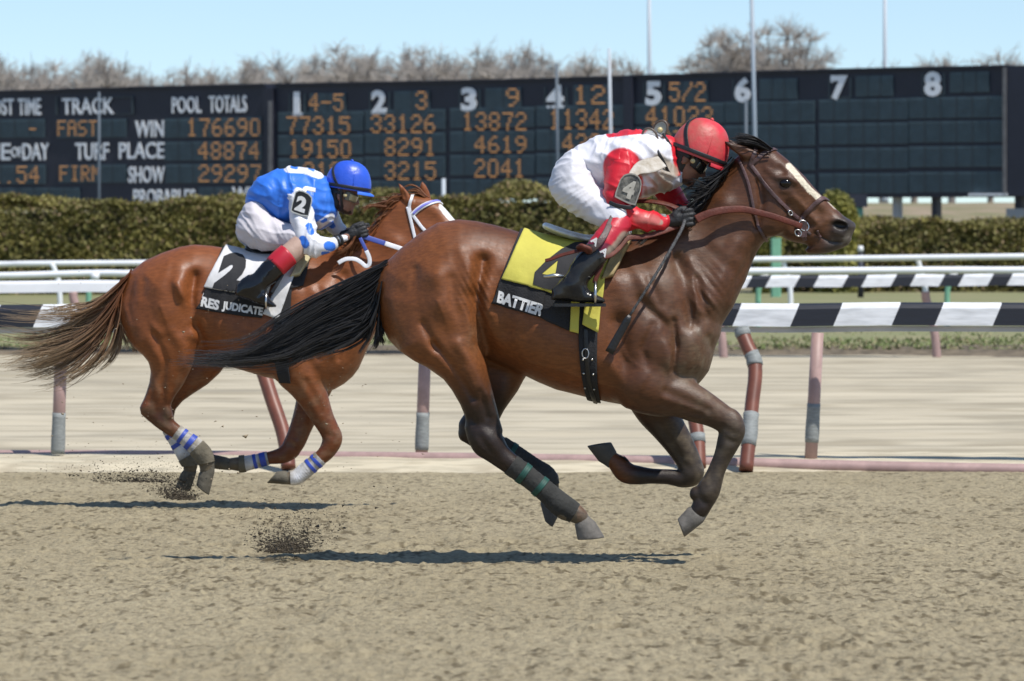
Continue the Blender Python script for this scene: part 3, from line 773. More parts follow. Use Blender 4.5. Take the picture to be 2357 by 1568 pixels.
# --- right board
tb = board('right tote board section with odds for numbers 5 to 8', 1452, 2322, TOPY, lambda x: 457.5-4*(x-1452)/870)
num(tb, '5', 1488, 187, 1524, 243.5); p = panel(tb, 1543, 188, 1630, 235.5); bulbs(p, '5/2', 1542, 188.9, 1631, 235)
num(tb, '6', 1693, 178.5, 1729.5, 236); panel(tb, 1750, 181.5, 1836, 228)
num(tb, '7', 1914, 173.8, 1953, 230); panel(tb, 1971, 175, 2057, 221.5)
num(tb, '8', 2129, 165, 2168, 222.5); panel(tb, 2188, 166, 2278, 212.5)
g = rows(tb, [(1463, 1668), (1670, 1877), (1887, 2092), (2094, 2313)], RY)
bulbs(g[0][0], '41023', 1488, 245.2, 1648, 291); bulbs(g[0][1], '9762', 1520, 300, 1646, 346)
bquad(MB(), 2236, 445, 2325, 450.5, 0.02, 0.2).build('light_strip', M_letter, tb)
for x, yb, m in ((2045, 520, M_greyst), (2135, 520, M_navy), (1560, 560, M_navy), (1700, 560, M_navy), (1840, 540, M_navy)):
    bquad(MB(), x-6, 454, x+6, yb+60, -0.7, -0.4).build('support_leg', m, tb)
# --- pillars between the sections
def pillar(label, x0, x1, yt, yb, strip=None):
    u, z = bpt((x0+x1)/2, yb); t = thing('board_pillar', label, 'pillar', bw(u, z))
    bquad(MB(), x0, yt, x1, yb, -1.1, 0.16).build('column', M_navy, t)
    if strip: bquad(MB(), *strip, 0.17, 0.2).build('trim', strip_m, t)
    return t
strip_m = mat('pillar_trim', (0.17, 0.165, 0.165), .5, var=.3, vscale=4)
pillar('dark pillar between left and middle tote board sections', 613, 633, 203, 620, (626, 233, 634, 398))
pillar('dark pillar between middle and right tote board sections', 1441, 1460, 178, 600)
t = pillar('wide dark pillar at the right end of the tote boards', 2323, 2700, 148, 452, (2315, 156, 2323, 449))
M_box = mat('grey_box', (0.28,0.31,0.34), .5)
bquad(MB(), 2328, 452, 2343, 486, -0.5, -0.2).build('support_leg', M_navy, t); bquad(MB(), 2312, 480, 2352, 530, -0.6, -0.1).build('base_box', M_box, t)

# ------------------------------------------------------------------ poles
def pole(label, x, y0, y1, d, r, m, x2=None):
    b = P(x, y1, d); t = P(x2 if x2 is not None else x, y0, d); b[2] = min(b[2], 0.0 if d < 112 else 2.2)
    o = thing('pole', label, 'pole', b)
    MB().tube([b, b+(t-b)*.5, t], [r, r*.9, r*.8], 10).build('shaft', m, o, True)
    MB().tube([b+[0,0,1.0*0], b+[0,0,.35]], [r*1.6, r*1.5], 10).build('base_collar', m, o, True)
    return o
M_polelt = mat('pale_pole', (0.62, 0.65, 0.68), .45)
M_polemid2 = mat('weathered_pole', (0.42, 0.46, 0.50), .5)
M_polemid = mat('grey_pole', (0.28, 0.33, 0.38), .45)
M_poledk = mat('dull_pole', (0.085, 0.11, 0.135), .6)
pole('tall grey pole rising past the figure 6 out of the picture', 1745, -60, 480, 105, .064, M_polemid, 1729)
pole('short pale pole in front of the middle and right board joint', 1412, 112, 480, 106, .052, M_polemid2, 1402)
pole('thin dull pole in front of the figure 4 column', 1286, 148, 480, 107, .05, M_poledk, 1281)
pole('thin dull pole in front of the word TRACK', 228, 212, 480, 108, .042, M_poledk)
pole('thin dull pole just left of the tallest grey pole', 1718, 230, 480, 107, .05, M_poledk, 1717)
pole('short white post in front of the bottom of the middle board', 1021, 411, 480, 98, .065, M_polemid2)
pole('tall pale pole behind the board above the figure 5', 1496, -60, 200, 150, .085, M_polemid2, 1494)
pole('tall pale pole behind the board between figures 7 and 8', 2037, -60, 200, 150, .085, M_polemid2)

# ------------------------------------------------------------------ bare trees
M_bark = mat('bark', (0.30, 0.26, 0.225), .95); M_twig = mat('bare_twigs', (0.37, 0.335, 0.295), .95)
def tubes_fast(segs, n):
    A = np.array([q[0] for q in segs]); B = np.array([q[1] for q in segs]); r0 = np.array([q[2] for q in segs])[:,None]; r1 = np.array([q[3] for q in segs])[:,None]
    d = B-A; d /= np.linalg.norm(d,axis=1)[:,None]+1e-9; u = np.cross(d, np.where(np.abs(d[:,2:]) > .9, [[1.,0,0]], [[0,0,1.]])); u /= np.linalg.norm(u,axis=1)[:,None]+1e-9; v = np.cross(d, u)
    V = [c + r*(u*math.cos(6.2832*k/n)+v*math.sin(6.2832*k/n)) for c, r in ((A, r0), (B, r1)) for k in range(n)]
    V = np.stack(V, 1).reshape(-1,3); m = len(A); base = np.arange(m)[:,None]*2*n
    Q = np.concatenate([base + np.array([[k, (k+1)%n, n+(k+1)%n, n+k]]) for k in range(n)])
    return V, Q
def tree_meshes(seed, wid, H, n):
    """limbs spreading from a trunk into a rounded head filled with fine twigs; H metres tall, wid = half width / height"""
    g = np.random.default_rng(seed); segs = []; tw = []; c = np.array((0,0,H*.52)); R = np.array((wid*H, wid*H, H*.48))
    tp = np.array((0,0,H*.22)); segs.append((np.zeros(3), tp, .26, .2)); tips = []
    for i in range(26 if n < 9000 else 110):
        a = g.uniform(0, 6.283); el = math.asin(g.uniform(-.25, .99)); e = c + R*np.array((math.cos(a)*math.cos(el), math.sin(a)*math.cos(el), math.sin(el)))*g.uniform(.45,.9)
        st = tp + (0,0,g.uniform(-.05,.12)*H); mid = st*.45+e*.55 + g.normal(0,.35,3)
        p = spline([st, st*.8+mid*.2+[0,0,.5], mid, e], 3)
        for k in range(len(p)-1): segs.append((p[k], p[k+1], .13*(1-k/len(p))+.03, .13*(1-(k+1)/len(p))+.03))
        tips += [p[k] for k in range(3, len(p))]
    tips = np.array(tips); lump = g.uniform(-1,1,(9,3)); lump /= np.linalg.norm(lump,axis=1)[:,None]
    for i in range(n):
        s0 = tips[g.integers(len(tips))]; d = g.normal(size=3); d[2] = d[2]*.7+.35; d /= np.linalg.norm(d)
        out = (s0-c)/R; d = d + out*.9; d /= np.linalg.norm(d); L = g.uniform(.7,1.9); q = s0
        for k in range(3):
            d = d + g.normal(0,.22,3); d /= np.linalg.norm(d); q2 = q + d*L/3
            o = (q2-c)/R; ro = np.linalg.norm(o); lim = .93 + (.07 if n < 9000 else .03)*max(0, (lump@(o/max(ro,1e-6))).max()-.6)*2 + .03*g.normal()
            if ro > lim: break
            tw.append((q, q2, .030-.005*k, .025-.005*k)); q = q2
            if k < 2 and g.random() < .9:
                d3 = d + g.normal(0,.6,3); d3 /= np.linalg.norm(d3); q3 = q + d3*L*.3; tw.append((q, q3, .020, .012))
    out = []
    for sg, k in ((segs, 5), (tw, 3)):
        V, Q = tubes_fast(sg, k); out.append(mesh('tree', V/H, Q))
    return out
TM = [tree_meshes(i*13+1, s, 11, 4200) for i, s in enumerate((.36, .42, .33, .45))]
TBIG = tree_meshes(77, .56, 14, 19000); TM.append(TBIG)
for a in TM: a[0].materials.append(M_bark); a[1].materials.append(M_twig)
tl = [(-40, 128, 1), (25, 140, 0), (88, 150, 2), (150, 130, 3), (205, 122, 1), (262, 138, 0), (318, 160, 2), (372, 166, 3), (430, 150, 1), (480, 136, 2), (545, 150, 0), (598, 146, 3), (655, 124, 1), (712, 132, 2), (768, 128, 0),
      (822, 110, 3), (880, 114, 1), (930, 126, 0), (978, 100, 2), (1035, 118, 3), (1090, 112, 1), (1140, 100, 2), (1195, 104, 0), (1245, 122, 3), (1300, 118, 1), (1352, 108, 2), (1405, 132, 0), (1470, 146, 3), (2030, 150, 2), (2105, 120, 1), (2190, 146, 0), (2280, 128, 3), (2345, 116, 2), (2420, 120, 1)]
GR = [(140, 'left of the word TRACK'), (640, 'over TRACK and POOL TOTALS'), (1030, 'over the middle board left half'), (1500, 'over the middle board right half'), (9999, 'right of the domed tree')]
ORD = ['first', 'second', 'third', 'fourth', 'fifth', 'sixth', 'seventh', 'eighth', 'ninth', 'tenth', 'eleventh', 'twelfth']
gi = lambda x: next(k for k, q in enumerate(GR) if x < q[0])
for i, (x, y, v) in enumerate(tl):
    d = 250 + 40*((i*7) % 5)/5
    b = P(x, 480, d); b[2] = 2.2; h = zz(y-20, d) - 2.2 + rng.uniform(-.3,.3); wd = h*rng.uniform(.9, 1.2)
    nth = ORD[sum(1 for q in tl[:i] if gi(q[0]) == gi(x))]
    t = thing('bare_tree', f'leafless tree, {nth} from left of those {GR[gi(x)][1]}', 'tree', b, 'bare trees behind the tote boards')
    for nm, me in zip(('trunk', 'crown'), TM[v]):
        o = bpy.data.objects.new(nm, me); COL.objects.link(o); o.parent = t; ROOT[o.name] = b
    t.scale = (wd, wd, h); t.rotation_euler = (0, 0, i*1.7)
d = 285; b = P(1772, 480, d); b[2] = 2.2; h = zz(52, d)-2.2
t = thing('bare_tree', 'widest leafless tree with a domed crown above the figures 5 and 6', 'tree', b, 'bare trees behind the tote boards')
for nm, me in zip(('trunk', 'crown'), TBIG):
    o = bpy.data.objects.new(nm, me); COL.objects.link(o); o.parent = t; ROOT[o.name] = b
t.scale = (h*1.12, h*1.12, h*1.06)
# ================================================================== HORSES
def dpix(V):
    """world points -> picture coordinates"""
    return CX + V[:,0]/V[:,1]*F, HY + (CAMZ - V[:,2])/V[:,1]*F
class Hide:
    """a finished surface that straps and cloths can be laid on"""
    def __init__(s, V, Q): s.b = BVHTree.FromPolygons([tuple(v) for v in V], [tuple(int(i) for i in q) for q in Q]); s.c = Vector((0, 0, CAMZ))
    def hit(s, x, y, d, off):
        p = Vector(P(x, y, d)); r = s.b.ray_cast(s.c, (p-s.c).normalized())
        if r[0] is None:
            n = s.b.find_nearest(p)
            return np.array(n[0] + n[1]*off), np.array(n[1])
        return np.array(r[0] + r[1]*off), np.array(r[1])
def strap(hide, pts, d, width, thick, off=0.006, n=6, mirror=None):
    """flat leather strap following the hide; mirror = centre-plane depth for a twin on the far side"""
    c = spline(pts, n); A = []; Nn = []
    for x, y in c:
        p, nn = hide.hit(x, y, d, off); A.append(p); Nn.append(nn)
    A = np.array(A); Nn = np.array(Nn)
    for _ in range(2): A[1:-1] = .5*A[1:-1] + .25*(A[2:]+A[:-2]); Nn[1:-1] = .5*Nn[1:-1]+.25*(Nn[2:]+Nn[:-2])
    T = np.gradient(A, axis=0); T /= np.linalg.norm(T,axis=1)[:,None]+1e-9
    B = np.cross(T, Nn); B /= np.linalg.norm(B,axis=1)[:,None]+1e-9; Nn = np.cross(B, T)
    return ribbon(A, B, Nn, width, thick, mirror)
def ribbon(A, B, Nn, width, thick, mirror=None):
    m = len(A); w = np.full(m, width) if np.isscalar(width) else np.interp(np.linspace(0,1,m), np.linspace(0,1,len(width)), width)
    pr = [(-.5,-.5),(.5,-.5),(.5,.3),(.38,.5),(-.38,.5),(-.5,.3)]; k = 6
    V = np.concatenate([[A[i]+B[i]*a*w[i]+Nn[i]*b*thick for a, b in pr] for i in range(m)])
    Fc = [(i*k+j, i*k+(j+1)%k, (i+1)*k+(j+1)%k, (i+1)*k+j) for i in range(m-1) for j in range(k)] + [tuple(range(k-1,-1,-1)), tuple((m-1)*k+np.arange(k))]
    if mirror is not None:
        W = V.copy(); W[:,1] = 2*mirror - W[:,1]; n = len(V)
        V = np.concatenate([V, W]); Fc = Fc + [tuple(n+i for i in reversed(f)) for f in Fc]
    return V, Fc
def freestrap(pts3, up, width, thick, n=6):
    A = spline(pts3, n); T = np.gradient(A, axis=0); T /= np.linalg.norm(T,axis=1)[:,None]+1e-9
    u = np.array(up, float); u = u[None]-T*(T@u)[:,None]; u /= np.linalg.norm(u,axis=1)[:,None]+1e-9
    return ribbon(A, np.cross(T, u), u, width, thick)
def strands(name, paths, mt, parent, r, cols=None):
    """hair: thin tapering three-sided strands, joined"""
    V = []; Q = []; C = []; n = 0
    for i, p in enumerate(paths):
        m = len(p); T = np.gradient(p, axis=0); T /= np.linalg.norm(T,axis=1)[:,None]+1e-9
        a = np.cross(T, np.array((.1,1,.2))); a /= np.linalg.norm(a,axis=1)[:,None]+1e-9; b = np.cross(T, a)
        rr = r*(1-0.85*np.linspace(0,1,m)**1.5)[:,None]
        for k in range(3): V.append(p + rr*(a*math.cos(k*2.094)+b*math.sin(k*2.094)))
        j = np.arange(m-1)
        for k in range(3):
            k2 = (k+1)%3; Q.append(np.stack([n+k*m+j, n+k2*m+j, n+k2*m+j+1, n+k*m+j+1], 1))
        if cols is not None: C.append(np.repeat(cols[i][None], 3*m, 0) if cols[i].ndim == 1 else np.tile(cols[i], (3,1)))
        n += 3*m
    return obj(name, np.concatenate(V), np.concatenate(Q), mt, parent, True, np.concatenate(C) if cols is not None else None, 'stuff')
def hoof(parent, mt, cf, cb, toe, heel, d, wy=0.052):
    """hoof capsule: coronet front/back, sole toe/heel, in the picture plane at depth d"""
    cf, cb, toe, heel = [P(*q, d) for q in (cf, cb, toe, heel)]
    V = []; n = 18; th = np.arange(n)/n*2*math.pi
    for t, g in ((-.60,.60),(-.32,.76),(-.10,.93),(0.0,1.0),(.35,1.0),(.7,1.0),(.93,1.0),(1.0,.96),(1.0,.55)):
        a = cf+(toe-cf)*t; b = cb+(heel-cb)*t; c = (a+b)/2; h = (a-b)/2; wv = wy*(.80+.22*t)*g
        V += [c + h*g*math.cos(q)*(1 if math.cos(q) > 0 else .96) + np.array((0,1,0))*wv*math.sin(q)*(1-.12*max(0,-math.cos(q))) for q in th]
    k = 9; Fc = [(i*n+j, i*n+(j+1)%n, (i+1)*n+(j+1)%n, (i+1)*n+j) for i in range(k-1) for j in range(n)] + [tuple(range(n)), tuple((k-1)*n+np.arange(n)[::-1])]
    return obj('hoof', V, Fc, mt, parent, True)
def wrap(parent, name, pts, d, k0, k1, mt, grow=0.006, turns=5):
    """bandage round a leg: part k0..k1 of a chain of (x,y,radius px)"""
    c = spline([(*P(x, y, d), r*d/F) for x, y, r in pts], 8); m = len(c)
    c = c[int(k0*(m-1)):int(math.ceil(k1*(m-1)))+1]; n = len(c)
    ii = np.linspace(0, n-1, n*3); cc = np.stack([np.interp(ii, np.arange(n), c[:,j]) for j in range(4)], 1)
    rad = cc[:,3] + grow + 0.0014*(np.arange(len(cc))*turns/len(cc)*3 % 1)
    return MB().tube(cc[:,:3], rad, 20).build(name, mt, parent, True)

def horse(cfg):
    d0 = cfg['d']; s = F/d0                              # picture units per metre
    t = thing('horse', cfg['label'], 'horse', P(*cfg['foot'], d0))
    w = lambda pts, d=d0: np.array([P(x, y, d)[[0,2]] for x, y in pts])
    wc = lambda rows: [(*P(x, y, d0)[[0,2]], v, sg/s) for x, y, v, sg in rows]
    T0 = blend(wc(cfg['T']), .15); R0 = blend(wc(cfg['R']), .15)
    rel = [(w(p), A, sg/s) for p, A, sg in cfg['relief']]
    cfg_x = lambda x: P(cfg['map']((x, 700))[0], 700, d0)[0]
    def Tf(X, Z):
        r = T0(X, Z)
        for p, A, sg in rel: r = r + np.interp(p[:,0].mean(), [cfg_x(1350), cfg_x(1500)], [1.6, 1.0])*A*stroke(X, Z, p, sg)
        xx = X*s; zz_ = Z*s
        r = r + 0.006*(fbm(X*7, Z*7, 0, 2, 71)-.5)
        for x0, y0, x1, y1, dx, dy, amp, fq in cfg.get('wrinkle', []):
            a, b = P(x0,y0,d0)[[0,2]], P(x1,y1,d0)[[0,2]]
            m = np.exp(-(((X-(a[0]+b[0])/2)/(abs(a[0]-b[0])/2))**2 + ((Z-(a[1]+b[1])/2)/(abs(a[1]-b[1])/2))**2))
            r = r + amp*m*np.sin((X*dx+Z*dy)*fq + 3*fbm(X*6, Z*6, 0, 2, 73))
        return np.maximum(r, 0.012)
    lo = P(cfg['box'][0], cfg['box'][3], d0); hi = P(cfg['box'][2], cfg['box'][1], d0)
    v = Vol((lo[0], d0-.40, lo[2]), (hi[0], d0+.40, hi[2]), cfg['h'])
    v.inflate(w(cfg['body']), d0, Tf, R0, 0.0)
    # thighs: own outline, offset to each side
    for side, key in ((-1, 'thigh_near'), (1, 'thigh_far')):
        dd = d0 + side*0.135; tc = blend(wc(cfg['thighT']), .1); rc = blend(wc(cfg['thighR']), .1)
        sp = [(w(p, dd), A, sg/s) for p, A, sg in cfg['thigh_relief']] if side < 0 else []
        def tt(X, Z):
            r = tc(X, Z)
            for p, A, sg in sp: r = r + 1.5*A*stroke(X, Z, p, sg)
            return np.maximum(r, .012)
        yc = blend([(*P(x, y, d0)[[0,2]], d0 + side*o, 60/s) for x, y, o in cfg[key+'_y']], .1)
        v.inflate(w(cfg[key], dd), yc, tt, rc, 0.05)
    for rows, dy, k in cfg['legs']:
        v.chain([(*P(x, y, d0+dy), r/s) for x, y, r in rows], k, 5, cfg.get('legw', .92))
    for x, y, dy, rx, ry, rz, tilt, k in cfg['blobs']:
        v.ell(P(x, y, d0+dy), (rx/s, ry/s, rz/s), k, -math.radians(tilt))
    for poly, dy, T, R in cfg['plates']: v.inflate(w(poly, d0+dy), d0+dy, T, R, 0.012)
    for x, y, dy, rx, ry, rz, tilt, k in cfg['cuts']:
        v.ell(P(x, y, d0+dy), (rx/s, ry/s, rz/s), k, -math.radians(tilt), True)
    for rows in cfg.get('grooves', []): v.chain([(*P(x, y, d0+dy), r/s) for x, y, dy, r in rows], .022, 4, 1.0, True)
    V, Q = v.mesh(1)
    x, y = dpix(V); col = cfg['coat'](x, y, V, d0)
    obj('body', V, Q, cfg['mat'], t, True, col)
    return t, Hide(V, Q)

def field(x, y, pts, sig): return stroke(x, y, pts, sig)
def lerp3(a, b, f): return a*(1-f[:,None]) + np.array(b)[None]*f[:,None]

M_coat1 = mat('bay_coat', (.15,.06,.03), 0.43, rvar=.10, var=0.34, vscale=60, vstretch=(.35,1,1.5), bump=0.45, bscale=300, bstretch=(.4,1,1.2), attr=True, spec=0.36, bdist=.003, detail=6)
M_coat2 = mat('chestnut_coat', (.23,.08,.03), 0.43, rvar=.10, var=0.30, vscale=50, vstretch=(.35,1,1.5), bump=0.35, bscale=260, bstretch=(.4,1,1.2), attr=True, spec=0.32, bdist=.0025, detail=6)
M_hair = mat('horse_hair', (.02,.02,.02), 0.5, attr=True, spec=0.35)
M_eye = mat('eye', (.006,.004,.003), 0.12, spec=.4)
M_hoof = mat('dusty_hoof', (.17,.155,.135), .75, var=.45, vscale=14, bump=.3, bscale=60)
M_hoofd = mat('dark_hoof', (.085,.08,.072), .7, var=.4, vscale=14, bump=.3, bscale=60)
# ------------------------------------------------------------------ the bay in front
def coat1(x, y, V, d0):
    n = fbm(V[:,0]*5, V[:,1]*5, V[:,2]*5, 4, 81); n2 = fbm(V[:,0]*22, V[:,1]*22, V[:,2]*22, 3, 82)
    c = np.tile(np.array((.205,.068,.0195)), (len(V),1))
    fq = sstep(1330, 1480, x)*sstep(330, 480, y*0+460)                       # darker, greyer forequarters
    c = lerp3(c, (.078,.031,.0138), fq*(0.85+.5*(n-.5)))
    c = lerp3(c, (.04,.017,.009), np.exp(-((y-525)/40)**2)*sstep(980,1150,x)*(1-sstep(1480,1600,x))*.6)   # dark dorsal stripe
    c = lerp3(c, (.135,.052,.021), .75*np.exp(-(((x-1850)/95)**2+((y-445)/75)**2))*(x > 1735))
    c = lerp3(c, (.085,.035,.017), .5*sstep(1735,1770,x))
    c = lerp3(c, (.21,.095,.045), .6*field(x, y, [(1842,470),(1905,500)], 26))
    # black points: legs below gaskin / elbow
    hind = sstep(800, 960, y+0.28*(x-1110))*(x < 1330)*(1-sstep(1150,1215,x)*(1-sstep(930,965,y)))
    c = lerp3(c, (.017,.0125,.010), hind*.95)
    fore = sstep(905, 1010, y)*(x >= 1330)*sstep(1425,1480,x)
    c = lerp3(c, (.019,.015,.013), fore*.92)
    # grey muzzle
    mz = sstep(0, 45, (x-1893)+0.55*(y-530))*(x > 1850)*sstep(470,500,y)
    c = lerp3(c, (.058,.050,.045), mz*.85)
    c = lerp3(c, (.36,.32,.26), .55*sstep(.45,.65,n2)*field(x, y, [(1925,545),(1955,550)], 16)*(x > 1890))
    c = lerp3(c, (.008,.006,.005), np.clip(1.5*field(x, y, [(1926,517),(1944,521)], 12),0,1)*(V[:,1] < d0-.02))     # nostril
    c = lerp3(c, (.02,.015,.012), .9*field(x, y, [(1876,536),(1892,547),(1908,556),(1935,558)], 2.6))            # lip line
    c = lerp3(c, (.012,.010,.009), np.clip(1.3*field(x, y, [(1798,420),(1812,424)], 9),0,1))               # dark skin round the eye
    c = lerp3(c, (.05,.028,.018), .5*field(x, y, [(1790,414),(1815,428)], 18))
    c = lerp3(c, (.04,.022,.015), .8*sstep(352,335,y)*(x > 1655)*(x < 1745)*sstep(1720,1670,x))
    # blaze
    bl = np.array([(1816,382),(1824,391),(1842,412),(1862,436),(1884,455)]); f = stroke(x, y, bl, 1.0*9)
    wgt = sstep(.50, .62, f + .12*(n2-.5))
    c = lerp3(c, (.74,.66,.50), wgt*.95)
    c = lerp3(c, (.62,.52,.40), sstep(.5,.65, stroke(x, y, [(1905,462),(1922,480)], 3.2))*.8)
    # dried dust thrown on chest, forearms, cannons
    du = sstep(.42,.72,n2)*.42
    m = np.clip(field(x, y, [(1610,770),(1625,840)], 62)*.85 + field(x, y, [(1560,870),(1690,945)], 40)*.8 + field(x, y, [(1700,980),(1640,1120)], 34)*.55 + field(x, y, [(1560,990),(1605,1090)], 40)*.7
        + field(x, y, [(1250,1130),(1330,1190)], 45)*1.0 + field(x, y, [(1480,690),(1640,560)], 60)*.40 + field(x, y, [(1085,790),(1100,760)], 30)*.4, 0, 1.1)
    c = lerp3(c, (.20,.155,.10), np.clip(m*(.24+du),0,.7))
    c = lerp3(c, (.115,.098,.072), np.clip(1.3*field(x, y, [(1312,1174),(1350,1208)], 30),0,1)*(.6+.4*n2))
    return c*(0.88+.24*n)[:,None]
